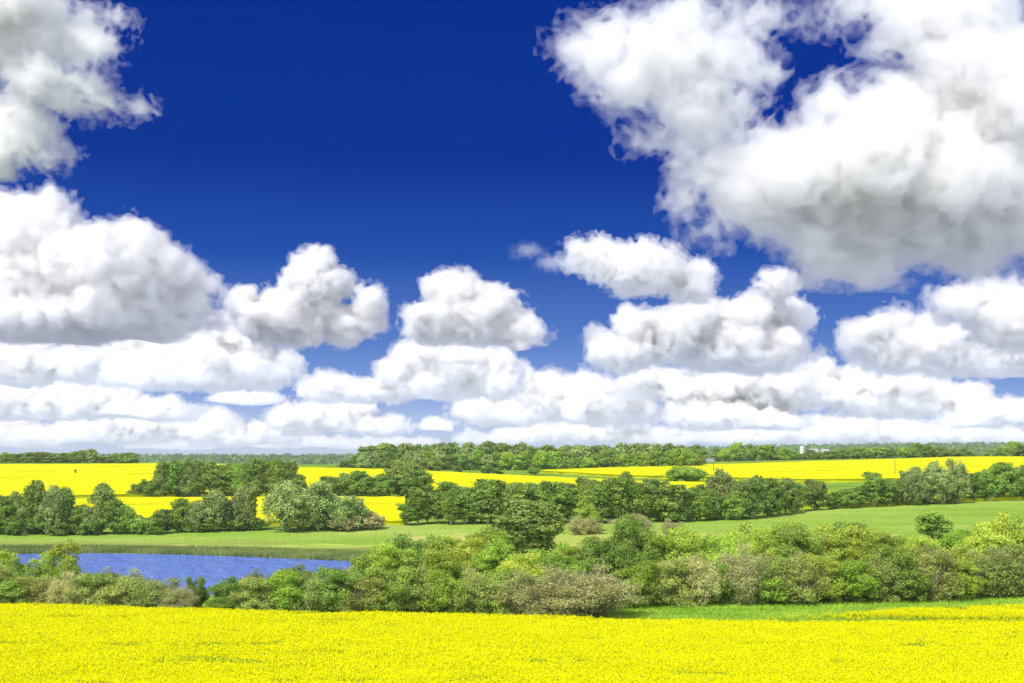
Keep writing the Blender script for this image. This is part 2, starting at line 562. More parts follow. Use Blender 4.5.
# the lake
lz = -20.85
lp = [(-140, 153), (-95, 149), (-60, 150), (-35, 152), (-20, 158), (-12, 172), (-14, 190), (-20, 205), (-34, 214), (-60, 219), (-90, 222), (-150, 226), (-220, 220), (-240, 180), (-200, 158)]
lp = np.array(lp, float)
ctr = lp.mean(0)
fine = []
for i in range(len(lp)):
    p0, p1, p2, p3 = lp[i - 1], lp[i], lp[(i + 1) % len(lp)], lp[(i + 2) % len(lp)]
    for q in np.linspace(0, 1, 8, endpoint=False):
        fine.append(.5 * (2 * p1 + (p2 - p0) * q + (2 * p0 - 5 * p1 + 4 * p2 - p3) * q ** 2 + (3 * p1 - p0 - 3 * p2 + p3) * q ** 3))
fine = np.array(fine)
lv = np.concatenate([fine, [ctr]])
lf = np.array([(i, (i + 1) % len(fine), len(fine)) for i in range(len(fine))])
lo = link('lake', add_mesh('lake', np.c_[lv, np.full(len(lv), lz)], lf, M['water']))
tag(lo, 'rippled deep blue lake behind the left hedge', kind='structure')

CF = dict(kind='structure')
drape('canola_field', M['canola_far'], [(-70, 524), (150, 524), (270, 521), (405, 521)], [(-70, 503), (130, 497), (250, 496.5), (405, 496.5)], off=0.9, step=1.6, rough=.12, label='yellow canola field right behind the lakeside trees', **CF)
drape('canola_field', M['canola_far'], [(-70, 498), (130, 494), (330, 490), (470, 492), (600, 490), (690, 489), (716, 486)],
      [(-70, 464.5), (60, 464), (180, 463), (230, 464.5), (300, 467), (390, 469), (560, 477), (640, 481), (716, 482)], off=0.9, step=2.2, rough=.12, label='large yellow canola field rising on the left', **CF)
drape('canola_field', M['canola_far'], [(540, 470.5), (620, 475), (700, 477), (800, 479), (870, 479), (1000, 475), (1095, 470)],
      [(540, 470), (620, 467), (700, 464.5), (800, 461.5), (900, 458.5), (960, 456.5), (1030, 456.5), (1095, 458)], off=0.9, step=2.2, rough=.12, label='wide yellow canola field on the right hillside', **CF)
drape('canola_field', M['canola_far'], [(740, 505), (860, 503), (960, 499), (1060, 495)], [(740, 493), (860, 491), (960, 489.5), (1060, 487)], off=0.9, step=1.6, rough=.12, label='yellow canola patch showing through the right tree line', **CF)

# ---------------------------------------------------------------- the canola field in front
FB = [(-190, 728), (1214, 728)]
FT = [(-190, 601), (60, 603.5), (160, 607.5), (330, 611), (512, 614), (640, 618), (800, 620.5), (1214, 621.5)]
drape('canola_field', M['canola_under'], FB, [(a_, b_ + 3.5) for a_, b_ in FT], off=0.88, step=.45, rough=.08, skirt=.9, edge=.5, kind='structure', label='near canola field bed under the blossom')


def cards(P, size, r, tilt=1.0, aspect=1.0):
    """one small quad per point; random orientation (tilt=0 gives upright blades)"""
    n = len(P)
    size = np.broadcast_to(size, (n,))
    a = r.normal(size=(n, 3))
    a[:, 2] *= tilt
    a /= np.linalg.norm(a, axis=1)[:, None] + 1e-9
    h = r.normal(size=(n, 3))
    b = np.cross(a, h)
    b /= np.linalg.norm(b, axis=1)[:, None] + 1e-9
    a = a * size[:, None] * .5
    b = b * size[:, None] * .5 * aspect
    q = np.stack([P - a - b * .55, P + a * .25 - b, P + a + b * .3, P - a * .2 + b], 1)
    return q.reshape(-1, 3), np.arange(n * 4).reshape(n, 4)


def petals(P, size, r):
    """small flower faces, mostly turned up"""
    n = len(P)
    nn = r.normal(size=(n, 3)) * .55 + [0, 0, 1]
    nn /= np.linalg.norm(nn, axis=1)[:, None]
    a = np.cross(nn, r.normal(size=(n, 3)))
    a /= np.linalg.norm(a, axis=1)[:, None] + 1e-9
    b = np.cross(nn, a)
    a = a * size[:, None] * .5
    b = b * size[:, None] * .5
    q = np.stack([P - a - b * .6, P + a * .4 - b, P + a + b * .4, P - a * .3 + b], 1)
    return q.reshape(-1, 3), np.arange(n * 4).reshape(n, 4)


def plants(name, P, r, tall=1.08, **kw):
    n = len(P)
    gz = H(P[:, 0], P[:, 1])
    low = perlin(np.c_[P[:, 0] / 14, P[:, 1] / 2.6, np.full(n, .3)]) + .7 * perlin(np.c_[P[:, 0] / 3, P[:, 1] / 1.1, np.full(n, 4.3)])
    poor = low > 0.30                      # thin spots where green shows
    h = r.normal(tall, .07, n) - .10 * poor + 0.22 * perlin(np.c_[P[:, 0] / 5, P[:, 1] / 5, np.full(n, 9.1)])
    top = np.c_[P, gz + h]
    k = 9
    off = r.normal(size=(n, k, 3)) * np.array([.055, .055, .07])
    off[:, :, 2] -= .05
    fl = (top[:, None] + off)
    keep = r.uniform(size=(n, k)) < np.where(poor, .38, 1.0)[:, None]
    fp = fl[keep]
    v1, f1 = petals(fp, r.uniform(.05, .092, len(fp)), r)
    t1 = np.repeat(r.uniform(0, 1, len(fp)), 4)
    # green stem blades
    ns = n
    w = .022
    ang = r.uniform(0, math.pi, ns)
    d = np.c_[np.cos(ang) * w, np.sin(ang) * w, np.zeros(ns)]
    base = np.c_[P, gz + tall - .53]
    v2 = np.stack([base - d * 2, base + d * 2, top + d * .6 + [0, 0, .02], top - d * .6 + [0, 0, .02]], 1).reshape(-1, 3)
    f2 = np.arange(ns * 4).reshape(ns, 4) + len(v1)
    # leaves
    lp_ = np.c_[P + r.normal(size=(n, 2)) * .06, gz + tall + np.where(poor, r.uniform(-.2, .0, n) - .05, r.uniform(-.48, -.23, n))]
    v3, f3 = cards(lp_, r.uniform(.08, .16, n) * np.where(poor, 1.15, 1.0), r)
    f3 = f3 + len(v1) + len(v2)
    me = add_mesh(name, np.concatenate([v1, v2, v3]), np.concatenate([f1, f2, f3]), [M['petal'], M['stem']],
                  np.concatenate([np.zeros(len(f1)), np.ones(len(f2) + len(f3))]), attr=np.concatenate([t1, np.repeat(np.concatenate([r.uniform(.3, 1, n), np.where(poor, r.uniform(0, .5, n), r.uniform(.2, 1, n))]), 4)]))
    return tag(link(name, me), **kw)


r0 = np.random.default_rng(21)
PF = scatter_region(FB, FT, 310000, off=1.12, seed=3)
plants('canola_blossom', PF, r0, kind='stuff', label='dense bright yellow canola blossom filling the near field', cat='crop')
# verge behind the near field on the right, and its thin canola wedge
drape('verge', M['verge'], [(-110, 607), (60, 607), (330, 614), (512, 617), (640, 621), (800, 623), (1134, 624)], [(-110, 597), (60, 598), (330, 604), (512, 607), (700, 602), (850, 598), (1134, 592)], off=0.02, step=.8, skirt=.4,
      kind='structure', label='green grass verge between the near canola and the hedge')


def blades(name, P, r, hmin, hmax, w, mat, lean=.25, **kw):
    n = len(P)
    g = H(P[:, 0], P[:, 1])
    h = r.uniform(hmin, hmax, n)
    ang = r.uniform(0, math.pi, n)
    d = np.c_[np.cos(ang), np.sin(ang), np.zeros(n)] * w
    b0 = np.c_[P, g - .05]
    tp = b0 + np.c_[r.normal(size=(n, 2)) * lean * h[:, None], h]
    v = np.stack([b0 - d, b0 + d, tp + d * .25, tp - d * .25], 1).reshape(-1, 3)
    tone = np.clip(.5 + 1.2 * perlin(np.c_[P[:, 0] / 9, P[:, 1] / 4, np.full(n, 2.2)]) + r.normal(size=n) * .18, 0, 1)
    return tag(link(name, add_mesh(name, v, np.arange(n * 4).reshape(n, 4), mat, attr=np.repeat(tone, 4))), **kw)


VB, VT = [(600, 621), (800, 623), (1134, 624)], [(600, 607), (850, 599), (1134, 593)]
blades('grass', scatter_region(VB, VT, 40000, seed=4), r0, .12, .4, .07, M['grass_blade'], .7, kind='stuff', label='tall green grass on the verge below the hedge', cat='grass')
PW = np.concatenate([scatter_region([(845, 613), (930, 615), (1134, 618)], [(845, 612.5), (930, 607), (1134, 600)], 17000, off=.6, seed=6),
                     scatter_region([(760, 616), (930, 618), (1134, 620)], [(780, 615.5), (930, 606), (1134, 599)], 3000, off=.6, seed=16)])
plants('canola_blossom', PW, r0, tall=.55, kind='stuff', label='thin wedge of yellow canola blossom beside the right verge', cat='crop')
blades('reeds', scatter_region([(-60, 557), (100, 553), (200, 556), (350, 562), (430, 556)], [(-60, 549), (100, 549), (250, 551), (350, 555), (430, 553)], 50000, seed=7), r0, .5, 1.3, .06, M['reed'], kind='stuff', label='olive reeds along the far shore of the lake', cat='reeds')
blades('meadow_tufts', scatter_region([(-60, 545), (200, 544), (420, 546), (700, 556), (1090, 556)], [(-60, 533), (200, 532), (420, 524), (700, 521), (1090, 497)], 45000, seed=8), r0, .06, .2, .16, M['grass_blade'], kind='stuff', label='short tufts of grass over the green meadow', cat='grass')

# ---------------------------------------------------------------- trees and shrubs
def sph(r, n):
    d = r.normal(size=(n, 3))
    return d / np.linalg.norm(d, axis=1)[:, None]


def leaves(P, out, size, r):
    """leaf cards that face outwards and up, each with its own tilt"""
    n = len(P)
    nn = out / (np.linalg.norm(out, axis=1)[:, None] + 1e-9) * .75 + [0, 0, .45] + r.normal(size=(n, 3)) * .5
    nn /= np.linalg.norm(nn, axis=1)[:, None] + 1e-9
    a = np.cross(nn, r.normal(size=(n, 3)))
    a /= np.linalg.norm(a, axis=1)[:, None] + 1e-9
    b = np.cross(nn, a)
    a = a * size[:, None] * .55
    b = b * size[:, None] * .45
    q = np.stack([P - a - b * .55, P + a * .25 - b, P + a + b * .3, P - a * .2 + b], 1)
    return q.reshape(-1, 3), np.arange(n * 4).reshape(n, 4)


def make_plant(species, seed, height, width, lobes, n_clump, per, leaf, clump, leafm, barkm, trunk_r=.16, stems=1, clear=.18, twigs=0, fill=.45, sag=0.0):
    """returns (wood mesh, leaf mesh). lobes: (x, y, z, rx, ry, rz) as shares of width and height"""
    r = np.random.default_rng(seed)
    L = np.array(lobes, float) * np.array([width, width, height, width, width, height])
    ex = [(r.uniform(-.34, .34) * width, r.uniform(-.3, .3) * width, r.uniform(.5, .93) * height, r.uniform(.09, .16) * width, r.uniform(.09, .16) * width, r.uniform(.08, .17) * height) for _ in range(5)]
    L = np.concatenate([L, ex])
    wgt = (L[:, 3] * L[:, 4] * L[:, 5]) ** .67
    pick = r.choice(len(L), n_clump, p=wgt / wgt.sum())
    d = sph(r, n_clump)
    fl_ = (d[:, 2] < -.3) & (r.uniform(size=n_clump) < .45)
    d[:, 2] = np.where(fl_, -d[:, 2], d[:, 2])
    rad = r.uniform(fill, 1.0, n_clump) ** .6
    C = L[pick, :3] + d * L[pick, 3:] * rad[:, None]
    C[:, 2] = np.maximum(C[:, 2], clear * height * r.uniform(.6, 1.2, n_clump))
    cr = clump * r.uniform(.55, 1.35, n_clump)
    cn = np.maximum(8, (per * (cr / clump) ** 2)).astype(int)
    idx = np.repeat(np.arange(n_clump), cn)
    e = sph(r, len(idx)) * (r.uniform(.2, 1.0, len(idx)) ** .5 * np.minimum(1 + .38 * np.abs(r.normal(size=len(idx))) ** 1.5, 1.55))[:, None]
    e[:, 2] *= .72
    P = C[idx] + e * cr[idx][:, None]
    P[:, 2] = np.maximum(P[:, 2], .05)
    v, f = leaves(P, e, leaf * r.uniform(.6, 1.4, len(P)), r)
    tone = np.clip(r.uniform(.1, .8, n_clump)[idx] + r.normal(size=len(P)) * .11, 0, 1)
    lm = add_mesh(species + '_crown', v, f, leafm, attr=np.repeat(tone, 4))
    mb = MB()
    order = r.permutation(n_clump)
    nl = max(3, n_clump // 4)
    for s in range(stems):
        ang = r.uniform(0, 2 * math.pi)
        lean = (0.04 if stems == 1 else .28) * width
        topz = height * (.82 if stems == 1 else r.uniform(.45, .7))
        b0 = np.array([math.cos(ang), math.sin(ang), 0]) * (0 if stems == 1 else .12 * width) + [0, 0, -.3]
        t1 = b0 + [math.cos(ang) * lean, math.sin(ang) * lean, topz]
        md = (b0 + t1) / 2 + r.normal(size=3) * .03 * height
        pts = [b0, b0 * .6 + md * .4, md, (md + t1) / 2 + r.normal(size=3) * .015 * height, t1]
        tr = trunk_r if stems == 1 else trunk_r * .6
        mb.tube(pts, [tr * 1.25, tr, tr * .75, tr * .5, tr * .15])
        for q in order[s::stems][:nl]:
            c = C[q]
            k = np.clip((c[2] / topz) * .55, .12, .8)
            i = min(int(k * 4), 3)
            st = np.array(pts[i]) * (1 - (k * 4 - i)) + np.array(pts[i + 1]) * (k * 4 - i)
            mm = (st + c) / 2 + [0, 0, -.03 * height]
            mb.tube([st, mm, c], [tr * .4, tr * .25, tr * .07], 4, False)
    for _ in range(twigs):
        c = C[r.integers(n_clump)] + r.normal(size=3) * clump * .6
        st = np.array([c[0] * .3, c[1] * .3, max(.1, c[2] * .25)])
        tip = c + (c - st) * .12 + r.normal(size=3) * .12
        mb.tube([st, (st + c) / 2 + r.normal(size=3) * .08, c, tip], [.022, .018, .013, .007], 3, False)
    wm = mb.mesh(species + '_wood', barkm, True)
    return wm, lm


ROUND = [(0, 0, .60, .36, .36, .38), (.22, .1, .42, .26, .26, .34), (-.22, -.08, .44, .27, .27, .34), (.03, -.22, .40, .27, .25, .34), (-.05, .22, .40, .27, .25, .34), (.1, 0, .80, .22, .22, .18)]
TALL = [(0, 0, .50, .34, .34, .36), (.08, .05, .74, .28, .28, .22), (-.14, 0, .34, .32, .34, .28), (.16, -.1, .36, .3, .3, .28), (0, 0, .9, .16, .16, .1)]
LEANT = [(.12, 0, .50, .3, .3, .24), (-.16, .05, .60, .3, .3, .2), (.06, -.1, .78, .28, .28, .18), (-.05, .1, .32, .3, .3, .24), (.1, .05, .92, .16, .16, .08)]
BUSH = [(0, 0, .42, .40, .40, .42), (.26, .05, .36, .28, .3, .34), (-.25, -.05, .34, .28, .3, .34), (.05, .25, .4, .3, .26, .36), (-.08, -.26, .38, .3, .26, .36), (.08, 0, .68, .24, .24, .27)]
BUSH2 = [(-.12, 0, .5, .34, .36, .46), (.22, .1, .36, .3, .3, .34), (-.32, -.05, .28, .22, .28, .28), (.1, -.25, .36, .3, .26, .34), (.34, -.1, .24, .2, .24, .24)]
DOME = [(0, 0, .45, .46, .44, .46), (.25, 0, .4, .32, .32, .36), (-.25, .05, .42, .32, .32, .38), (0, -.25, .4, .36, .28, .36)]

PROTO = {}


def proto(kind, *a, **k):
    PROTO.setdefault(kind, []).append((make_plant(*a, **k), a[2], a[3]))


# near hedge (a pixel is about 0.12 m there)
for i, lo_ in enumerate((BUSH, BUSH2, BUSH)):
    proto('yellow_shrub', 'shrub', 100 + i, 6.0, 6.0, lo_, 130, 190, .15, .58, M['leaf_yellow'], M['bark'], .12, 4, .06, 30)
    proto('green_shrub', 'shrub', 110 + i, 5.5, 5.5, lo_, 120, 190, .15, .56, M['leaf_bright'], M['bark'], .12, 4, .05, 20)
    proto('mid_shrub', 'shrub', 115 + i, 5.5, 5.5, lo_, 120, 190, .15, .56, M['leaf_mid'], M['bark'], .12, 4, .05, 20)
    proto('olive_shrub', 'shrub', 120 + i, 5.0, 5.5, lo_, 130, 165, .125, .55, M['leaf_olive'], M['twig'], .10, 5, .03, 260)
    proto('brown_shrub', 'shrub', 130 + i, 5.0, 6.0, (DOME, BUSH, DOME)[i], 150, 150, .105, .55, M['leaf_brown'], M['twig'], .09, 6, .03, 700)
for i, lo_ in enumerate((TALL, LEANT)):
    proto('light_tree', 'tree', 140 + i, 8.0, 4.6, lo_, 70, 75, .22, .55, M['leaf_yellow'], M['bark'], .14, 1, .2, 40)
# trees a little further off (0.25 to 0.35 m per pixel)
for i, lo_ in enumerate((ROUND, TALL, LEANT)):
    proto('dark_tree', 'tree', 150 + i, 10.0, (8.0, 6.5, 5.5)[i], lo_, (150, 125, 100)[i], 85, .37, .85, M['leaf_dark'], M['bark'], .2, 1, .07)
    proto('mid_tree', 'tree', 160 + i, 10.0, (7.5, 6.0, 5.2)[i], lo_, (140, 115, 95)[i], 85, .37, .85, M['leaf_mid'], M['bark'], .18, 1, .06)
    proto('aspen', 'tree', 170 + i, 10.0, (5.0, 4.6, 4.2)[i], (TALL, LEANT, TALL)[i], 90, 70, .35, .75, M['leaf_mid'], M['pale_bark'], .2, 1, .2)
for i, lo_ in enumerate((DOME, BUSH, ROUND)):
    proto('willow', 'tree', 180 + i, 10.0, (11.0, 10, 9)[i], lo_, 190, 85, .35, .95, M['leaf_silver'], M['bark'], .25, 2, .07)
    proto('far_shrub', 'shrub', 190 + i, 4.0, 5.0, lo_, 50, 60, .34, .6, M['leaf_mid'], M['bark'], .1, 3, .04)
    proto('far_brown', 'shrub', 200 + i, 4.5, 5.5, lo_, 60, 55, .3, .6, M['leaf_grey'], M['twig'], .1, 4, .05, 60)
# the far ridges (0.6 m per pixel)
for i, lo_ in enumerate((ROUND, TALL, DOME)):
    proto('ridge_dark', 'tree', 210 + i, 13.0, (10, 8.5, 11)[i], lo_, 110, 52, .78, 1.4, M['leaf_dark'], M['bark'], .22, 1, .02)
    proto('ridge_mid', 'tree', 220 + i, 12.0, (9.5, 8, 10)[i], lo_, 105, 52, .78, 1.35, M['leaf_mid'], M['bark'], .22, 1, .02)
    proto('ridge_bright', 'tree', 230 + i, 10.0, (9, 8, 9.5)[i], lo_, 95, 52, .75, 1.25, M['leaf_bright'], M['bark'], .2, 1, .02)
    proto('ridge_silver', 'tree', 240 + i, 13.0, (10, 9, 11)[i], lo_, 110, 52, .78, 1.4, M['leaf_silver'], M['bark'], .2, 1, .02)

LOOK = {'yellow_shrub': 'yellow-green leafy shrub', 'green_shrub': 'fresh green leafy shrub', 'mid_shrub': 'mid-green leafy shrub', 'olive_shrub': 'olive twiggy shrub', 'brown_shrub': 'grey-brown twiggy shrub',
        'light_tree': 'slim yellow-green tree', 'dark_tree': 'dark green tree', 'mid_tree': 'mid-green tree', 'aspen': 'slender pale-trunked tree', 'willow': 'silvery grey-green willow tree',
        'far_shrub': 'green bush', 'far_brown': 'brown bush', 'ridge_dark': 'dark green tree', 'ridge_mid': 'mid-green tree', 'ridge_bright': 'fresh green tree', 'ridge_silver': 'greyish green tree'}
PLANTED = []          # (object, kind, px, height_m, zone)
rp = np.random.default_rng(77)


def plant(kind, px, row, hpx, wpx=None, zone='', vary=0, label=None, grp=None, Y=None):
    """stand one tree or shrub with its foot at a photo point; hpx/wpx its size there"""
    if Y is None:
        x, y = at(px, row)
    else:
        y = Y
        x = (px - 512) / F * y
    (wm, lm), h0, w0 = PROTO[kind][vary % len(PROTO[kind])]
    hh = 1.06 * hpx * y / F

    ww = (wpx * y / F) if wpx else w0 * (hh / h0) ** .8
    shrub = 'shrub' in lm.name
    root = bpy.data.objects.new('shrub' if shrub else 'tree', None)
    COL.objects.link(root)
    root.empty_display_size = .5
    root.location = (x, y, float(H(x, y)) - (1.0 if 'ridge' in zone else 0))
    root.rotation_euler = (0, 0, rp.uniform(0, 6.28))
    root.scale = (ww / w0, ww / w0, hh / h0)
    a = link('stem' if shrub else 'trunk', wm, root)
    b = link('foliage' if shrub else 'crown', lm, root)
    root['category'] = 'shrub' if shrub else 'tree'
    PLANTED.append([root, kind, px, hh, ww, zone, label])
    return root


ZONES = {}


def zone(key, phrase, grp, marks):
    """marks: [(px, phrase), ...] landmarks that split the stretch"""
    ZONES[key] = (phrase, grp, marks)


zone('hedge_front', 'at the hedge front', 'shrubs of the near hedge', [(-200, "at the left photo edge"), (40, 'below the lake'), (130, 'left of the hedge gap'), (225, 'right of the hedge gap'), (330, 'left of the lone tree'),
     (470, 'below the lone tree'), (640, 'right of the brown thicket'), (760, 'below the wide meadow'), (860, 'below the meadow tree'), (960, "at the right photo edge")])
zone('hedge_back', 'at the hedge back', 'shrubs of the near hedge', [(-200, "before the lake"), (330, "hiding the lake tip"), (440, 'left of the lone tree'), (545, 'right of the lone tree'),
     (660, 'below the pale hay'), (745, 'below the open meadow'), (850, 'left of the meadow tree'), (930, "below the meadow tree"), (970, "at the right photo edge")])
zone('lakeside', 'in the lakeside row', 'trees beyond the lake', [(-100, "at the left edge"), (60, 'left of the slim tree'), (110, 'right of the slim tree'), (175, 'left of the big willows'), (270, 'among the big willows')])
zone('midfield', 'between the canola fields', 'trees between the left canola fields', [(-100, 'at the clump tip'), (190, 'in the long clump'), (245, 'ending the long clump'), (320, 'in the short clump'), (375, 'ending the short clump')])
zone('belt', 'in the middle belt', 'trees of the middle belt', [(-100, "at its left end"), (450, 'behind the lone tree'), (505, 'right of the lone tree'), (560, 'behind brown bushes'), (605, 'in its tall stretch'), (650, 'left of the grey tree'), (712, 'right of the grey tree')])
zone('rightline', 'in the right tree line', 'trees of the right tree line', [(-100, 'by the yellow gap'), (845, 'left of the grey trio'), (965, 'right of the grey trio')])
zone('ridge', 'on the dense middle ridge', 'trees of the middle ridge', [])
zone('ridgefront', 'along the foot of the middle ridge', 'trees of the middle ridge', [])
zone('rightridge', 'behind the right hillside field', 'trees behind the right field', [])
zone('leftridge', 'behind the left canola field', 'trees behind the left field', [])

# near hedge, left part: low olive thicket before the lake
for px, row, h, w, k in [(-40, 610, 34, 60, 'olive_shrub'), (-12, 609, 38, 56, 'olive_shrub'), (18, 609, 36, 50, 'mid_shrub'), (45, 609, 33, 54, 'olive_shrub'), (72, 610, 32, 50, 'brown_shrub'), (98, 610, 36, 56, 'olive_shrub'),
                         (124, 611, 37, 54, 'olive_shrub'), (150, 612, 33, 52, 'olive_shrub'), (174, 613, 27, 44, 'brown_shrub'), (199, 610, 30, 20, 'mid_shrub'), (219, 613, 17, 30, 'green_shrub'), (236, 612, 36, 40, 'mid_shrub'),
                         (262, 613, 34, 48, 'olive_shrub'), (288, 613, 40, 54, 'green_shrub'), (315, 614, 36, 50, 'olive_shrub'), (342, 614, 42, 54, 'mid_shrub'), (368, 615, 38, 52, 'olive_shrub'), (396, 615, 44, 56, 'mid_shrub'),
                         (424, 615, 42, 54, 'olive_shrub'), (450, 616, 40, 52, 'green_shrub'), (476, 616, 44, 54, 'olive_shrub'), (502, 616, 40, 52, 'mid_shrub'), (530, 617, 44, 64, 'brown_shrub'),
                         (586, 617, 48, 104, 'brown_shrub'), (553, 617, 38, 44, 'olive_shrub'), (640, 611, 42, 46, 'green_shrub'), (665, 609, 44, 50, 'olive_shrub'), (690, 608, 48, 60, 'brown_shrub'), (716, 607, 38, 44, 'green_shrub'),
                         (742, 607, 50, 62, 'brown_shrub'), (770, 607, 40, 44, 'green_shrub'), (795, 607, 48, 60, 'olive_shrub'), (822, 606, 42, 50, 'yellow_shrub'), (848, 606, 44, 54, 'green_shrub'), (874, 605, 42, 52, 'olive_shrub'),
                         (900, 604, 46, 56, 'mid_shrub'), (928, 603, 48, 58, 'olive_shrub'), (955, 602, 46, 52, 'yellow_shrub'), (980, 601, 44, 50, 'olive_shrub'), (1005, 600, 46, 58, 'olive_shrub'), (1034, 599, 46, 58, 'olive_shrub'), (1062, 599, 46, 56, 'mid_shrub')]:
    plant(k, px + rp.uniform(-3, 3), row - (3.5 if px > 636 else 0), h, w * 1.08, 'hedge_front', rp.integers(3))
for px, row, h, w, k in [(20, 600, 38, 34, 'mid_shrub'), (-30, 600, 40, 40, 'olive_shrub'), (62, 600, 34, 40, 'green_shrub'), (110, 604, 30, 42, 'olive_shrub'),
                         (250, 606, 30, 44, 'olive_shrub'), (300, 602, 34, 56, 'mid_shrub'), (345, 602, 27, 50, 'olive_shrub'), (369, 594, 36, 40, 'green_shrub'),
                         (392, 598, 44, 56, 'yellow_shrub'), (420, 594, 48, 54, 'mid_shrub'), (445, 598, 46, 56, 'yellow_shrub'), (470, 592, 48, 54, 'yellow_shrub'), (498, 596, 46, 56, 'green_shrub'), (520, 598, 40, 56, 'yellow_shrub'),
                         (385, 578, 30, 40, 'yellow_shrub'), (412, 574, 32, 44, 'olive_shrub'), (440, 572, 30, 42, 'yellow_shrub'), (468, 572, 30, 44, 'yellow_shrub'), (495, 574, 36, 46, 'yellow_shrub'),
                         (548, 594, 42, 56, 'green_shrub'), (572, 586, 36, 50, 'yellow_shrub'), (600, 588, 42, 54, 'mid_shrub'), (628, 590, 60, 46, 'mid_shrub'), (650, 588, 46, 50, 'green_shrub'), (640, 576, 42, 44, 'mid_shrub'),
                         (680, 590, 48, 56, 'yellow_shrub'), (705, 584, 40, 50, 'green_shrub'), (730, 590, 50, 58, 'yellow_shrub'), (700, 566, 26, 46, 'green_shrub'), (755, 586, 50, 56, 'yellow_shrub'), (780, 582, 52, 66, 'yellow_shrub'), (806, 588, 50, 52, 'mid_shrub'),
                         (830, 584, 46, 54, 'yellow_shrub'), (856, 582, 50, 56, 'yellow_shrub'), (880, 586, 44, 52, 'yellow_shrub'), (905, 584, 36, 48, 'yellow_shrub'), (760, 566, 34, 48, 'yellow_shrub'), (848, 564, 34, 50, 'mid_shrub'), (930, 584, 42, 54, 'yellow_shrub'), (955, 580, 44, 54, 'green_shrub'),
                         (980, 584, 48, 54, 'yellow_shrub'), (1003, 578, 52, 52, 'yellow_shrub'), (1028, 578, 48, 56, 'green_shrub'), (1056, 576, 50, 56, 'yellow_shrub'), (975, 562, 30, 46, 'green_shrub'), (1015, 560, 34, 46, 'yellow_shrub')]:
    plant(k, px + rp.uniform(-3, 3), row, h * 1.1, w * 1.08, 'hedge_back', rp.integers(3))
# trees standing out of the hedge
plant('light_tree', 44, 597, 44, 30, 'x', 1, 'slim yellow-green tree rising before the lake, the left one of two')
plant('light_tree', 70, 597, 54, 30, 'x', 0, 'taller slim yellow-green tree rising before the lake')
plant('light_tree', 8, 598, 46, 34, 'x', 0, "thin olive-green tree at the photo's left edge before the lake")
plant('dark_tree', 526, 562, 58, 86, 'x', 0, 'lone broad dark green tree standing above the middle of the hedge')
plant('mid_tree', 933, 546, 31, 34, 'x', 2, 'small bushy green tree alone on the meadow above the hedge')
plant('light_tree', 684, 566, 38, 26, 'x', 0, 'slim yellow-green sapling rising from the hedge below the brown bush')
plant('brown_shrub', 578, 535, 18, 22, 'x', 0, 'small grey-brown bush on the meadow, left of the fresh green one')
plant('green_shrub', 588, 531, 24, 26, 'x', 0, 'fresh green bush behind two small brown bushes on the meadow')
plant('brown_shrub', 593, 534, 15, 20, 'x', 1, 'small grey-brown bush on the meadow just below the fresh green bush')
plant('brown_shrub', 632, 533, 19, 40, 'x', 1, 'widest grey-brown bush on the meadow, before the tree belt')
plant('mid_shrub', 641, 534, 12, 16, 'x', 1, 'small green bush tucked beside the widest brown meadow bush')
plant('brown_shrub', 672, 537, 15, 22, 'x', 2, 'grey-brown bush standing alone right of the widest meadow bush')

# the lakeside row on the left
for px, row, h, w, k, v in [(-30, 534, 44, 34, 'mid_tree', 0), (-8, 534, 40, 30, 'mid_tree', 1), (8, 534, 36, 30, 'mid_tree', 0), (22, 534, 38, 24, 'willow', 2), (36, 534, 51, 24, 'mid_tree', 1), (46, 534, 34, 24, 'dark_tree', 0), (54, 535, 44, 28, 'willow', 2),
                            (66, 534, 42, 18, 'mid_tree', 2), (80, 534, 28, 24, 'mid_tree', 0), (92, 534, 26, 24, 'willow', 1), (114, 534, 32, 26, 'dark_tree', 1),
                            (126, 534, 26, 20, 'mid_tree', 2), (182, 532, 32, 28, 'mid_tree', 0), (198, 532, 30, 26, 'willow', 1), (215, 531, 37, 34, 'willow', 2), (166, 533, 22, 20, 'dark_tree', 2),
                            (229, 530, 28, 20, 'dark_tree', 0)]:
    plant(k, px, row, h, w, 'lakeside', v)
plant('dark_tree', 102, 534, 47, 24, 'x', 2, 'slim open-crowned tree rising above the lakeside row against yellow')
for px, row, h, w in [(140, 534, 17, 26), (153, 534, 19, 26), (60, 535, 15, 26), (90, 535, 14, 26), (20, 535, 16, 26), (-20, 535, 16, 30), (255, 530, 13, 24), (238, 531, 12, 24), (206, 532, 12, 26)]:
    plant('far_shrub', px, row, h, w, 'lakeside', rp.integers(3))
plant('willow', 245, 530, 40, 32, 'x', 2, 'grey-green willow with a visible trunk, left of the big willows')
plant('willow', 292, 531, 47, 54, 'x', 0, 'broadest silvery willow beyond the lake, left one of the big pair')
plant('willow', 322, 530, 46, 44, 'x', 1, 'tall silvery willow beyond the lake, right one of the big pair')
plant('willow', 350, 530, 31, 40, 'x', 2, 'lower silvery willow right of the big willow pair')
plant('far_brown', 366, 529, 17, 34, 'x', 0, 'low brown bush at the right foot of the willows')
plant('far_brown', 344, 531, 15, 30, 'x', 1, 'low brown bush before the lower willow')

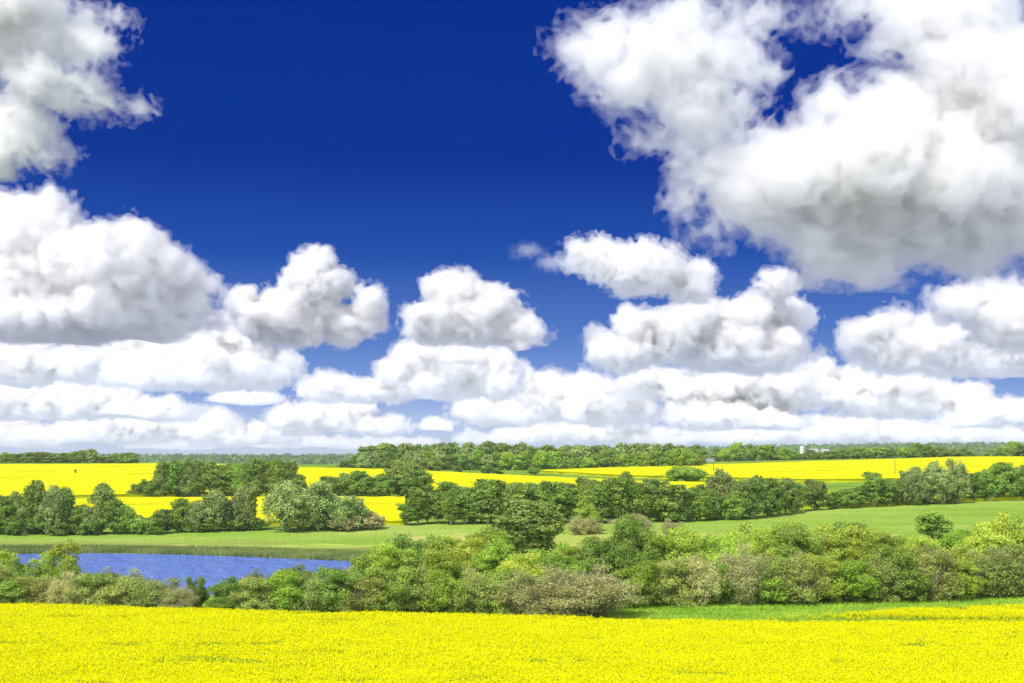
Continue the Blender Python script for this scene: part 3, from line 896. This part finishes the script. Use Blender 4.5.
# clump between the two left canola fields
for px, row, h, w, k, v in [(142, 496, 14, 22, 'far_shrub', 0), (152, 496, 15, 20, 'mid_tree', 0), (165, 496, 32, 26, 'dark_tree', 0), (178, 496, 34, 26, 'mid_tree', 1), (190, 496, 33, 24, 'willow', 2), (201, 496, 33, 22, 'mid_tree', 1), (212, 496, 33, 22, 'aspen', 0),
                            (223, 496, 28, 20, 'mid_tree', 2), (234, 496, 30, 20, 'aspen', 1), (243, 497, 32, 20, 'mid_tree', 1), (255, 497, 37, 24, 'mid_tree', 0), (266, 497, 35, 22, 'aspen', 0), (277, 497, 36, 22, 'mid_tree', 1), (289, 497, 33, 20, 'dark_tree', 2),
                            (298, 497, 22, 20, 'mid_tree', 0),
                            (332, 498, 20, 26, 'dark_tree', 0), (346, 498, 23, 26, 'dark_tree', 0), (360, 498, 26, 28, 'mid_tree', 0), (374, 498, 20, 26, 'dark_tree', 0), (384, 498, 23, 24, 'mid_tree', 0), (402, 497, 34, 38, 'dark_tree', 0), (420, 497, 27, 28, 'mid_tree', 0), (410, 498, 20, 28, 'mid_tree', 1)]:
    plant(k, px, row, h, w, 'midfield', v)
plant('far_shrub', 448, 494, 13, 26, 'x', 1, 'grey-green bush in the canola right of the short clump')

# the belt of trees behind the meadow
bx = 408
bi = 0
while bx < 702:
    row = np.interp(bx, [400, 560, 700, 760, 800], [525, 524.5, 522, 519, 516])
    tp = np.interp(bx, [405, 420, 440, 452, 470, 490, 510, 530, 560, 580, 605, 625, 640, 665, 690, 712], [504, 494, 498, 496, 488, 484, 486, 490, 486, 488, 481, 480, 484, 486, 490, 490])
    k = ('dark_tree', 'aspen', 'mid_tree', 'aspen', 'dark_tree', 'aspen', 'mid_tree')[bi % 7]
    if bx < 452:
        k = 'aspen'
        row += .8
    plant(k, bx, row - rp.uniform(0, 2.5), (row - tp) * rp.uniform(.86, 1.05), rp.uniform(22, 30) * (.72 if bx < 452 else 1), 'belt', rp.integers(3))
    bx += rp.uniform(6.5, 10) * (1.35 if bx < 452 else 1)
    bi += 1
bx = 455
while bx < 690:
    row = np.interp(bx, [400, 700], [518, 516])
    tp = np.interp(bx, [455, 490, 560, 610, 640, 690], [490, 483, 485, 479, 483, 489])
    plant(('dark_tree', 'mid_tree')[bi % 2], bx, row, (row - tp) * rp.uniform(.9, 1.04), rp.uniform(24, 30), 'belt', rp.integers(2))
    bx += rp.uniform(15, 22)
    bi += 1
for px, row, h, w, k, v in [(700, 520, 34, 24, 'mid_tree', 0), (742, 519, 36, 30, 'dark_tree', 0), (757, 518, 38, 28, 'dark_tree', 1), (772, 516, 36, 28, 'mid_tree', 0), (786, 514, 33, 26, 'dark_tree', 0), (796, 512, 27, 18, 'mid_tree', 1), (733, 520, 28, 24, 'mid_tree', 0), (710, 520, 30, 24, 'dark_tree', 0)]:
    plant(k, px, row, h, w, 'belt', v)
plant('willow', 721, 519, 47, 38, 'x', 0, 'tall rounded grey-green tree above the right part of the belt')
plant('dark_tree', 815, 510, 28, 27, 'x', 0, 'single dark round tree in the gap right of the belt')

# tree line on the right
for px, row, h, w, k, v in [(835, 508, 16, 22, 'mid_tree', 0), (847, 508, 18, 24, 'mid_tree', 0), (860, 507, 20, 20, 'aspen', 0), (873, 507, 32, 22, 'aspen', 1), (886, 506, 24, 22, 'mid_tree', 2), (898, 505, 24, 24, 'dark_tree', 0),
                            (973, 501, 27, 24, 'mid_tree', 0), (985, 501, 30, 22, 'mid_tree', 1), (1004, 500, 36, 34, 'mid_tree', 0), (1018, 499, 30, 22, 'dark_tree', 0), (1032, 499, 34, 30, 'mid_tree', 0), (1050, 498, 34, 30, 'mid_tree', 0), (1070, 497, 34, 30, 'dark_tree', 0), (948, 503, 22, 22, 'dark_tree', 1), (924, 504, 22, 20, 'dark_tree', 0)]:
    plant(k, px, row, h, w, 'rightline', v)
plant('willow', 911, 505, 34, 26, 'x', 2, 'grey-green tree, left and lowest of the trio in the right tree line')
plant('willow', 935, 504, 40, 34, 'x', 0, 'grey-green tree, broad middle one of the trio in the right tree line')
plant('willow', 957, 503, 39, 26, 'x', 2, 'grey-green tree, narrow right one of the trio in the right tree line')
plant('ridge_bright', 686, 482, 16, 36, 'x', 2, 'wide dark green clump between the two right canola fields')

# bushes on the green strip below the middle ridge
for px, row, h, w, lab in [(379, 470, 8, 12, "small bush at the ridge's left foot"), (431, 471, 12, 22, 'bright green bush at the field corner below the middle ridge'), (457, 473, 8, 10, 'tiny bush on the green strip right of the bright one'), (491, 474.5, 8, 20, 'low dark bush on the green strip below the ridge'),
                           (534, 475, 7, 14, 'low bush on the green strip, right of the dark one'), (432, 497, 8, 18, 'low bush at the right end of the short clump')]:
    plant('far_shrub', px, row, h, w, 'x', rp.integers(3), lab)
# middle ridge
bx = 342
bi = 0
while bx < 703:
    row = np.interp(bx, [340, 520, 710], [468.5, 469, 466])
    tp = np.interp(bx, [340, 352, 375, 400, 430, 450, 480, 520, 560, 600, 640, 660, 690, 712], [466, 457, 444, 443, 444, 443, 443.5, 445, 447, 446, 444, 444, 446, 452])
    k = ('ridge_dark', 'ridge_silver', 'ridge_mid', 'ridge_silver', 'ridge_dark')[rp.integers(5)]
    plant(k, bx, row - 1.5, (row - 1.5 - tp) * rp.uniform(.9, 1.05), rp.uniform(18, 25), 'ridge', rp.integers(3))
    bx += rp.uniform(5.5, 8.5)
bx = 366
while bx < 698:
    row = np.interp(bx, [340, 520, 710], [469, 469.5, 467])
    k = ('ridge_mid', 'ridge_silver', 'ridge_dark')[rp.integers(3)] if bx < 500 else ('ridge_bright', 'ridge_mid', 'ridge_bright')[rp.integers(3)]
    plant(k, bx, row, rp.uniform(13, 18) if bx > 500 else rp.uniform(14, 20), rp.uniform(15, 21), 'ridgefront', rp.integers(3))
    bx += rp.uniform(8, 12)
# trees behind the right-hand field
bx = 719
while bx < 1075:
    row = np.interp(bx, [716, 800, 900, 960, 1030, 1080], [464, 461.2, 458.2, 456.2, 456.2, 457.5])
    tp = np.interp(bx, [716, 722, 740, 770, 785, 797, 832, 850, 870, 900, 915, 930, 950, 975, 985, 1000, 1015, 1080], [457, 452, 448.5, 449.5, 453, 454.5, 453, 450.5, 449, 449, 446, 446, 448, 452.5, 451, 449, 443, 444])
    k = ('ridge_mid', 'ridge_bright', 'ridge_mid', 'ridge_dark', 'ridge_silver')[rp.integers(5)] if bx > 870 else ('ridge_bright', 'ridge_mid')[rp.integers(2)]
    plant(k, bx, row, (row + 1.5 - tp) * rp.uniform(.88, 1.12), rp.uniform(12, 20), 'rightridge', rp.integers(3), Y=732 + rp.uniform(-6, 14))
    bx += rp.uniform(6, 10)
# trees behind the left field
bx = -40
while bx < 136:
    if not 97 < bx < 104:
        tp = np.interp(bx, [-40, 0, 50, 92, 98, 104, 125, 136], [455, 455, 455, 453.5, 456, 458, 455, 455])
        plant(('ridge_dark', 'ridge_silver', 'ridge_dark', 'ridge_mid')[rp.integers(4)], bx, 464, (465.5 - tp) * rp.uniform(.85, 1.1), rp.uniform(10, 17), 'leftridge', rp.integers(3), Y=672)
    bx += rp.uniform(5, 8)

# ---- labels for the planted rows
ORD = ['first', 'second', 'third', 'fourth', 'fifth', 'sixth', 'seventh', 'eighth', 'ninth', 'tenth', 'eleventh', 'twelfth', 'thirteenth', 'fourteenth', 'fifteenth']
by_zone = {}
for P_ in PLANTED:
    by_zone.setdefault(P_[5], []).append(P_)
for z, rows in by_zone.items():
    if z == 'x':
        for o, k, px, hh, ww, _, lab in rows:
            o['label'] = lab
        continue
    phrase, grp, marks = ZONES[z]
    seg = {}
    for q in sorted(rows, key=lambda q: q[2]):
        o, k = q[0], q[1]
        o['group'] = grp
        m = [t_ for x_, t_ in marks if q[2] >= x_]
        key = (LOOK[k], m[-1] if m else '')
        seg.setdefault(key, []).append(q)
    for (look, mark), qs in seg.items():
        if not mark:
            # a dense wood: nothing tells these neighbours apart
            for q in qs:
                q[0]['label'] = f'{look} in the close-set row {phrase}'
            continue
        hs = sorted(qs, key=lambda q: -q[3])
        if len(qs) == 1:
            qs[0][0]['label'] = f'{look} {phrase}, {mark}'
        elif len(qs) == 2:
            qs[0][0]['label'] = f'left of two {look}s {phrase}, {mark}'.replace('bushs', 'bushes')
            qs[1][0]['label'] = f'right of two {look}s {phrase}, {mark}'.replace('bushs', 'bushes')
        else:
            for n_, q in enumerate(qs):
                q[0]['label'] = f'{look} {phrase}, {mark}, {ORD[n_]} from left'

# the far-off wood that reads as one mass
rf = np.random.default_rng(5)
pts = []
for px0 in np.linspace(-260, 1290, 3300):
    y = rf.choice([2600, 2900, 3200, 3500, 3600], p=[.2, .2, .2, .2, .2]) + rf.uniform(-140, 140)
    x = (px0 + rf.uniform(-8, 8) - 512) / F * y
    pts.append((x, y, H(x, y)))
pts = np.array(pts)
n = len(pts)
hgt = rf.uniform(11, 19, n)
k = 34
d = sph(rf, n * k).reshape(n, k, 3)
d[:, :, 2] = np.abs(d[:, :, 2])
P_ = pts[:, None] + d * np.c_[rf.uniform(7, 11, n), rf.uniform(7, 11, n), hgt][:, None]
v, f = cards(P_.reshape(-1, 3), rf.uniform(4, 7.5, n * k), rf)
tone = np.repeat(np.clip(np.repeat(rf.uniform(0, .9, n), k) + rf.normal(size=n * k) * .1, 0, 1), 4)
tag(link('forest', add_mesh('forest', v, f, M['leaf_mid'], attr=tone)), 'hazy bluish green forest along the horizon', 'forest', kind='stuff')

# ---------------------------------------------------------------- farm buildings, poles
def root_at(name, x, y, z, rz, label, cat, group=None):
    o = bpy.data.objects.new(name, None)
    COL.objects.link(o)
    o.location = (x, y, z)
    o.rotation_euler = (0, 0, rz)
    return tag(o, label, cat, group)


def farm_building(px, Y, w, d, h, rh, z, rz, wallm, roofm, name, label, cat):
    x = (px - 512) / F * Y
    o = root_at(name, x, Y, z, rz, label, cat)
    b = MB()
    b.box(-w / 2, w / 2, -d / 2, d / 2, 0, h)
    b.add([(-w / 2, -d / 2, h), (-w / 2, d / 2, h), (-w / 2, 0, h + rh - .1), (w / 2, -d / 2, h), (w / 2, d / 2, h), (w / 2, 0, h + rh - .1)], [(0, 2, 1), (3, 4, 5)])
    link('wall', b.mesh('wall', wallm), o)
    rm = MB()
    e = .5
    hz = h - e * rh / (d / 2)
    for s in (-1, 1):
        q = [(-w / 2 - e, s * (d / 2 + e), hz), (w / 2 + e, s * (d / 2 + e), hz), (w / 2 + e, 0, h + rh), (-w / 2 - e, 0, h + rh)]
        q2 = [(a, b_, c + .15) for a, b_, c in q]
        rm.add(q + q2, [(0, 1, 2, 3), (4, 7, 6, 5), (0, 4, 5, 1), (1, 5, 6, 2), (2, 6, 7, 3), (3, 7, 4, 0)])
    link('roof', rm.mesh('roof', roofm), o)
    for wx in np.linspace(-w * .3, w * .3, 3):
        wb = MB()
        wb.box(wx - .5, wx + .5, -d / 2 - .06, -d / 2 + .02, h * .4, h * .4 + 1.2)
        link('window', wb.mesh('window', M['glass']), o)
    return o


def zrow(row, Y):
    return -(row - HY) / F * Y


hx, hyy = at(708, 465)
farm_building(708, 700, 6.5, 6, 1.8, 1.5, zrow(464.2, 700), R(8), M['white'], M['grey_roof'], 'farm_house', 'small white house with grey roof at the right end of the middle ridge', 'house')
farm_building(789, 760, 4, 4, 2.6, 1.4, zrow(457.5, 760) - 1, R(20), M['white'], M['white'], 'farm_shed', 'small white shed among trees left of the domed silo', 'shed')
farm_building(813.5, 900, 5.8, 7, 3.0, 2.4, zrow(455.5, 900), R(-8), M['white'], M['roof'], 'barn', 'pale roofed barn just right of the domed silo', 'barn')
farm_building(824.5, 905, 6, 7, 3.0, 2.4, zrow(455.8, 900), R(12), M['white'], M['roof'], 'barn', 'pale roofed barn, second right of the domed silo', 'barn')
so = root_at('grain_silo', (802 - 512) / F * 900, 900, zrow(462, 900), 0, 'white domed grain silo rising over trees behind the right field', 'silo')
b = MB()
b.lathe([(1.7, 0), (1.7, 11.2)])
link('silo_wall', b.mesh('silo_wall', M['white'], True), so)
b = MB()
b.lathe([(1.82, 11.1)] + [(1.82 * math.cos(a), 11.25 + 1.9 * math.sin(a)) for a in np.linspace(0, 1.56, 8)])
link('dome', b.mesh('dome', M['white'], True), so)


def pole(px, Y, z0, h, label, arm=True, mat='wood'):
    o = root_at('utility_pole', (px - 512) / F * Y, Y, z0, R(25), label, 'utility pole', 'utility poles')
    b = MB()
    b.tube([(0, 0, -.5), (0, 0, h)], [.17, .11], 8)
    link('pole_shaft', b.mesh('pole_shaft', M[mat], True), o)
    if arm:
        b = MB()
        b.box(-.9, .9, -.07, .07, h - .75, h - .6)
        arm_o = link('crossarm', b.mesh('crossarm', M[mat]), o)
        for s in (-.75, 0, .75):
            b = MB()
            b.lathe([(.05, h - .6), (.07, h - .5), (.05, h - .42), (.0, h - .4)], 8)
            i_ = link('insulator', b.mesh('insulator', M['white'], True), arm_o)
            i_.location = (s, 0, 0)


for px, row, hp, lab in [(895, 475.5, 20, 'tall wooden utility pole in the right canola field, above the grey trio'), (713.5, 472, 15, 'thin wooden utility pole by the small white house')]:
    x, y = at(px, row)
    pole(px, y, float(H(x, y)), hp * y / F, lab)
pole(953.5, 740, float(H((953.5 - 512) / F * 740, 740)) - .3, 8.5, 'far pale utility pole between trees behind the right field', True)
pole(1018, 740, float(H((1018 - 512) / F * 740, 740)) - .3, 10, "far pale utility pole near the photo's right edge", True)

x, y = at(75.5, 475)
o = root_at('field_post', x, y, float(H(x, y)), 0, 'short dark post standing alone in the left canola field', 'post')
b = MB()
b.tube([(0, 0, -.3), (0, 0, 2.0)], [.28, .25], 8)
link('post_shaft', b.mesh('post_shaft', M['dark'], True), o)
b = MB()
b.box(-.42, .42, -.3, .3, 2.0, 2.5)
link('post_cap', b.mesh('post_cap', M['dark']), o)

# ---------------------------------------------------------------- clouds: bodies of vapour
def surface_net(V, org, h):
    S = V > 0
    nx, ny, nz = V.shape
    cnt = np.zeros((nx - 1, ny - 1, nz - 1), np.int8)
    for a in (0, 1):
        for b in (0, 1):
            for d in (0, 1):
                cnt += S[a:nx - 1 + a, b:ny - 1 + b, d:nz - 1 + d]
    act = (cnt > 0) & (cnt < 8)
    ii = np.argwhere(act).astype(np.int32)
    idx = np.full(act.shape, -1, np.int32)
    idx[act] = np.arange(len(ii))
    acc = np.zeros((len(ii), 3), np.float32)
    num = np.zeros(len(ii), np.float32)
    for ax in range(3):
        o = [q for q in range(3) if q != ax]
        for a in (0, 1):
            for b in (0, 1):
                p0 = ii.copy()
                p0[:, o[0]] += a
                p0[:, o[1]] += b
                p1 = p0.copy()
                p1[:, ax] += 1
                v0 = V[tuple(p0.T)]
                v1 = V[tuple(p1.T)]
                m = (v0 > 0) != (v1 > 0)
                q = p0[m].astype(np.float32)
                q[:, ax] += v0[m] / (v0[m] - v1[m])
                acc[m] += q
                num[m] += 1
    vs = org + h * acc / num[:, None]
    quads = []
    for ax in range(3):
        s0 = [slice(1, -1)] * 3
        s0[ax] = slice(0, -1)
        s1 = [slice(1, -1)] * 3
        s1[ax] = slice(1, None)
        a = S[tuple(s0)]
        b = S[tuple(s1)]
        e = np.argwhere(a != b)
        fl = a[a != b]
        o1, o2 = [(1, 2), (2, 0), (0, 1)][ax]
        e[:, o1] += 1
        e[:, o2] += 1

        def gi(d1, d2):
            q = e.copy()
            q[:, o1] -= d1
            q[:, o2] -= d2
            return idx[tuple(q.T)]
        Q = np.stack([gi(1, 1), gi(0, 1), gi(0, 0), gi(1, 0)], 1)
        Q[~fl] = Q[~fl][:, ::-1]
        quads.append(Q)
    return vs, np.concatenate(quads)


def vapour(name, dens):
    m = bpy.data.materials.new(name)
    m.use_nodes = True
    t = m.node_tree
    t.nodes.clear()
    o = t.nodes.new('ShaderNodeOutputMaterial')
    v = t.nodes.new('ShaderNodeVolumeScatter')
    v.inputs['Color'].default_value = (0.991, 0.992, 0.9955, 1)
    v.inputs['Density'].default_value = dens
    v.inputs['Anisotropy'].default_value = 0.4
    t.links.new(v.outputs[0], o.inputs['Volume'])
    return m


CLOUD_BASE = 620.0


def cloud(label, blobs, base, h=1.6, amp=None, mfp=None, seed=0, depth=.75, wisp=1.0, thin=None, kids=9, erode=0.0, D=None, name='cumulus_cloud'):
    """a cloud as closed bodies of vapour: a dense core inside a thin ragged fringe. Sizes in units of D / F metres"""
    B = np.array(blobs, float)
    r = np.random.default_rng(seed + 900)
    D = D or min(CLOUD_BASE * F / (HY - base), 24000)
    rmin = np.minimum(B[:, 2], B[:, 3])
    mfp = mfp or 1.2 + .085 * float(np.median(rmin))
    amp = amp or .2 * np.median(rmin) + 2.6
    sc_ = np.median(rmin) * .95 + 6
    E = []
    for cx, cy, rx, ry in B:
        rz = max(rx, ry) * depth
        oz = r.uniform(-.25, .25) * rz
        sh = .93 if wisp < 1.45 else .86
        flat = rx / ry > 2.2 and wisp < 1.45
        E.append((cx, oz, -cy - (.25 * ry if flat else 0), rx * (.84 if flat else sh), rz * sh, ry * (.66 if flat else sh)))
        el_ = np.clip(rx / ry, 1, 3)
        for _ in range(int(kids * el_)):
            d = sph(r, 1)[0]
            d[2] = abs(d[2]) if r.uniform() < .8 else d[2]
            s = r.uniform(.26, .34 + .13 * el_) * min(rx, ry)
            if flat:
                s = r.uniform(.35, .8) * ry
                d[2] = r.uniform(-.1, .62)
            E.append((cx + d[0] * rx * .8, oz + d[1] * rz * .8, -cy + d[2] * ry * .78, s * 1.15, s * 1.15, s))
    E = np.array(E)
    pad = amp * 2.05 + 3 * h
    lo_ = (E[:, :3] - E[:, 3:]).min(0) - pad
    hi_ = (E[:, :3] + E[:, 3:]).max(0) + pad
    lo_[2] = max(lo_[2], -base - 14)
    xs, zs, ys = (np.arange(lo_[i], hi_[i], h, dtype=np.float32) for i in range(3))
    V = np.full((len(xs), len(zs), len(ys)), -50, np.float32)
    for e in E:
        sl = []
        for ax, arr in enumerate((xs, zs, ys)):
            rr = e[3 + ax] * 1.5 + pad
            a, b = np.searchsorted(arr, [e[ax] - rr, e[ax] + rr])
            sl.append(slice(a, b))
        X, Z, Y = xs[sl[0]][:, None, None], zs[sl[1]][None, :, None], ys[sl[2]][None, None, :]
        q = np.sqrt(((X - e[0]) / e[3]) ** 2 + ((Z - e[1]) / e[4]) ** 2 + ((Y - e[2]) / e[5]) ** 2)
        V[tuple(sl)] = np.maximum(V[tuple(sl)], (1 - q) * min(e[3], e[5]))
    m = np.abs(V) < amp * 2.6
    gi = np.argwhere(m)
    P = np.stack([xs[gi[:, 0]], zs[gi[:, 1]], ys[gi[:, 2]]], 1) + np.float32(seed * 37.3)
    n = np.zeros(len(P), np.float32)
    a, s = 1.0, sc_
    for o_ in range(6):
        pn = perlin(P / s)
        n += a * (np.abs(pn) * 2.5 - .6 if o_ else pn * 1.3)
        a *= .63
        s *= .5
        if s < 2.4 * h:
            break
    Q = P * np.float32(1 / (9 * h))
    Q[:, 0] += .8 * perlin(Q * .5 + 3.1)
    Q[:, 2] += .8 * perlin(Q * .5 + 9.7)
    ridge = 1 - 3.2 * np.abs(perlin(Q)) + .5 * perlin(Q * 2.3 + 5.5)      # stringy shreds
    core = V.copy()
    veil = 1 - 3.0 * np.abs(perlin(P * np.float32(1 / (20 * h)) + 1.7))
    n += max(0, wisp - 1) * (.7 * (ridge - .35) + .9 * (veil - .45))
    fine_ = perlin(P * np.float32(1 / (3.2 * h)) + 4.4) + .7 * perlin(P * np.float32(1 / (6 * h)) + 2.2)
    thick = max(0, wisp - 1) * amp * (.05 + .35 * veil) + wisp * h * 2.2 * fine_
    core[m] += np.minimum(amp * (n - erode - .5 * max(0, wisp - 1)), amp * 1.4)
    # flat-ish base
    bx_ = (2.0 * np.sin(xs / 31 + seed) + 2.2 * np.sin(xs / 13.7 + 2.1 * seed))[:, None, None] + 1.8 * np.sin(zs / 17 + seed)[None, :, None] + .0 * ys[None, None, :]
    fl = (ys[None, None, :] + base + bx_).astype(np.float32)
    core = np.minimum(core, fl * 1.2)
    fr1 = V.copy()
    fr1[m] += np.minimum(amp * (n - erode) + wisp * (h * .9 + amp * .10) * (1 + .6 * ridge), amp * 1.55)
    fr1 = np.minimum(fr1, fl * 1.2 + wisp * h)
    fr2 = V.copy()
    fr2[m] += np.minimum(amp * (n - erode) + wisp * (h * 1.6 + amp * .26) * (.55 + 1.3 * ridge) + thick, amp * 2.0)
    fr2 = np.minimum(fr2, fl * 1.2 + wisp * h * 1.5)
    for A in (core, fr1, fr2):
        A[[0, -1]] = -1
        A[:, [0, -1]] = -1
        A[:, :, [0, -1]] = -1
    k = D / F
    org = np.array([xs[0], zs[0], ys[0]])
    parts = [surface_net(A, org, h) for A in (core, fr1, fr2)]
    vs = np.concatenate([p_[0] for p_ in parts])
    nv = np.cumsum([0] + [len(p_[0]) for p_ in parts])
    fs = np.concatenate([p_[1] + nv[q_] for q_, p_ in enumerate(parts)])
    mi = np.concatenate([np.full(len(p_[1]), q_) for q_, p_ in enumerate(parts)])
    vs = (vs - np.array([512, 0, -HY])) * k + np.array([0, D, 0])
    th = thin or mfp
    me = add_mesh(name, vs, fs, [vapour('cloud_vapour', 1 / (mfp * k)), vapour('thin_cloud_vapour', 1 / (th * 2.6 * k)), vapour('faint_cloud_vapour', 1 / (th * 6.5 * k))], mi, smooth=True)
    o = link(name, me)
    tag(o, label, 'cloud', 'fair-weather clouds')
    return o


cloud('huge white cloud with a dark grey flat base at the left edge', [(5, 264, 96, 54), (95, 278, 92, 50), (150, 298, 60, 40), (70, 306, 120, 36), (-60, 274, 100, 58)], 338, h=1.9, seed=1)
cloud('white towering cloud with two heads, right of the huge left cloud', [(316, 287, 30, 36), (298, 315, 48, 32), (367, 312, 19, 27), (245, 308, 18, 20), (268, 320, 30, 22), (345, 325, 25, 20)], 350, seed=2)
cloud('broad cloud body under the two-headed tower', [(220, 348, 56, 30), (165, 358, 66, 26), (115, 366, 34, 20), (258, 368, 36, 22), (200, 372, 80, 18)], 391, seed=3)
cloud('peaked white cloud above the middle of the ridge', [(456, 298, 27, 28), (436, 324, 32, 20), (478, 318, 44, 28), (518, 334, 24, 13), (508, 320, 16, 12)], 347, seed=4)
cloud('rounded cloud with grey underside directly below the peaked cloud', [(440, 370, 58, 30), (418, 374, 38, 25), (488, 376, 36, 24)], 401, seed=5)
cloud('wide heaped cloud descending right from below the rounded cloud', [(520, 396, 38, 25), (560, 396, 32, 22), (595, 402, 42, 24), (500, 412, 40, 14), (628, 412, 28, 13)], 426, seed=6)
cloud('low pale cloud bank over the middle ridge', [(550, 432, 46, 11), (600, 430, 50, 12), (640, 436, 40, 8), (510, 438, 50, 8)], 444, h=1.4, seed=7, depth=.4, D=33000)
cloud('flat small cloud left of the rounded cloud', [(328, 388, 28, 13), (368, 390, 30, 11), (390, 394, 16, 7)], 402, h=1.4, seed=8)
cloud('lumpy long cloud below the flat small cloud', [(300, 419, 30, 14), (338, 414, 36, 17), (375, 424, 28, 8)], 434, h=1.4, seed=9, D=23000)
cloud('little flat cloud under the broad cloud body', [(248, 398, 31, 6)], 404, h=1.2, seed=10, amp=2.5)
cloud('tiny round cloud low above the ridge trees', [(435, 427, 14, 8)], 433, h=1.1, seed=11, amp=3, D=23500)
cloud('small rounded cloud beneath the dark base of the huge left cloud', [(15, 366, 48, 22), (66, 365, 26, 18), (-30, 366, 40, 22)], 383, h=1.5, seed=12)
cloud('long grey-white cloud low on the left', [(30, 402, 56, 18), (95, 401, 50, 18), (140, 410, 48, 10), (178, 413, 16, 7), (-30, 402, 50, 18)], 419, h=1.5, seed=13, depth=.5)
cloud('low pale cloud bank over the left canola field', [(40, 434, 70, 13), (125, 428, 56, 15), (205, 426, 34, 15), (250, 436, 40, 10), (-30, 434, 50, 13)], 444, h=1.5, seed=14, depth=.4, D=33000)
cloud('faint low cloud strip over the hazy forest', [(320, 442, 60, 5), (200, 443, 80, 4), (400, 442, 40, 4)], 446, h=1.1, seed=15, amp=2.5, depth=.3, D=36000)
cloud('torn white cloud in the top left corner', [(14, 30, 66, 58), (80, 44, 38, 24), (56, 90, 48, 22), (12, 130, 40, 44), (92, 106, 16, 8), (-45, 60, 40, 60), (108, 20, 11, 6), (118, 104, 13, 5), (132, 108, 7, 4), (56, 158, 12, 9)], 178, h=1.6, seed=16, mfp=6, wisp=1.5, amp=10, erode=.15, depth=.38, kids=6)
cloud('enormous cloud sheet filling the upper right sky', [(662, 68, 74, 34), (712, 80, 46, 34), (604, 60, 24, 13), (700, 120, 46, 42), (732, 178, 42, 46), (790, 200, 62, 44), (880, 195, 140, 74), (975, 130, 110, 105), (855, 250, 66, 36), (948, 36, 80, 46),
      (880, 130, 70, 50), (1060, 160, 110, 110), (960, 225, 90, 46), (862, 8, 30, 16),
       (574, 46, 10, 6), (616, 30, 24, 8), (690, 24, 42, 12), (652, 138, 15, 9), (690, 202, 14, 11), (706, 233, 12, 7), (748, 18, 30, 10)], 290, h=2.1, seed=17, mfp=8, wisp=1.6, amp=13, depth=.4, erode=.12, kids=7)
cloud('small ragged cloud between the peaked cloud and the upper right sheet', [(592, 258, 24, 14), (640, 272, 42, 20), (685, 282, 24, 17), (578, 246, 7, 4)], 301, h=1.4, seed=18, wisp=1.4, D=8200)
cloud('wide white cloud with grey base right of the middle', [(765, 318, 46, 21), (700, 336, 70, 30), (740, 350, 66, 24), (622, 354, 32, 17), (601, 341, 13, 11), (650, 330, 36, 22)], 374, seed=19)
cloud('little puff tucked under the upper right sheet', [(778, 284, 20, 13)], 296, h=1.2, seed=20, amp=4, wisp=1.2, D=9000)
cloud('broad flat cloud with blue-grey underside on the right', [(895, 346, 50, 28), (955, 352, 60, 25), (868, 336, 26, 15), (1010, 352, 40, 24)], 377, seed=21)
cloud('white cloud head at the right edge above the broad flat cloud', [(1012, 318, 44, 38), (960, 306, 28, 15), (1060, 320, 50, 40)], 356, seed=22, D=7600)
cloud('long layered cloud band low on the right', [(700, 386, 64, 16), (790, 386, 76, 22), (895, 394, 66, 24), (655, 378, 34, 10), (955, 402, 36, 15)], 417, seed=23, depth=.5)
cloud('low white cloud below the left end of the layered band', [(715, 414, 46, 14), (760, 420, 40, 10), (690, 410, 22, 10)], 430, h=1.4, seed=24, D=22500)
cloud('low white cloud at the right edge under the layered band', [(995, 412, 36, 13), (1030, 414, 30, 14), (968, 418, 24, 8)], 428, h=1.4, seed=25, D=22000)
cloud('low pale cloud bank over the right hillside field', [(780, 432, 60, 11), (860, 430, 60, 12), (930, 432, 66, 11), (1010, 434, 50, 10), (705, 437, 50, 7)], 443, h=1.5, seed=26, depth=.4, D=33000)
cloud('faint shred of cloud left of the small ragged cloud', [(552, 263, 12, 6), (527, 250, 9, 4)], 275, h=1.1, seed=27, amp=4, mfp=45, thin=26, wisp=1.3, D=9000)

# ---------------------------------------------------------------- haze in the air over the land
b = MB()
b.box(-5000, 5000, -60, 6200, -92, 26)
m = bpy.data.materials.new('haze_air')
m.use_nodes = True
t = m.node_tree
t.nodes.clear()
o_ = t.nodes.new('ShaderNodeOutputMaterial')
pv = t.nodes.new('ShaderNodeVolumePrincipled')
pv.inputs['Color'].default_value = (0.80, 0.88, 1.0, 1)
pv.inputs['Density'].default_value = 0.00009
pv.inputs['Anisotropy'].default_value = 0.1
t.links.new(pv.outputs[0], o_.inputs['Volume'])
tag(link('haze', b.mesh('haze', m)), kind='stuff')
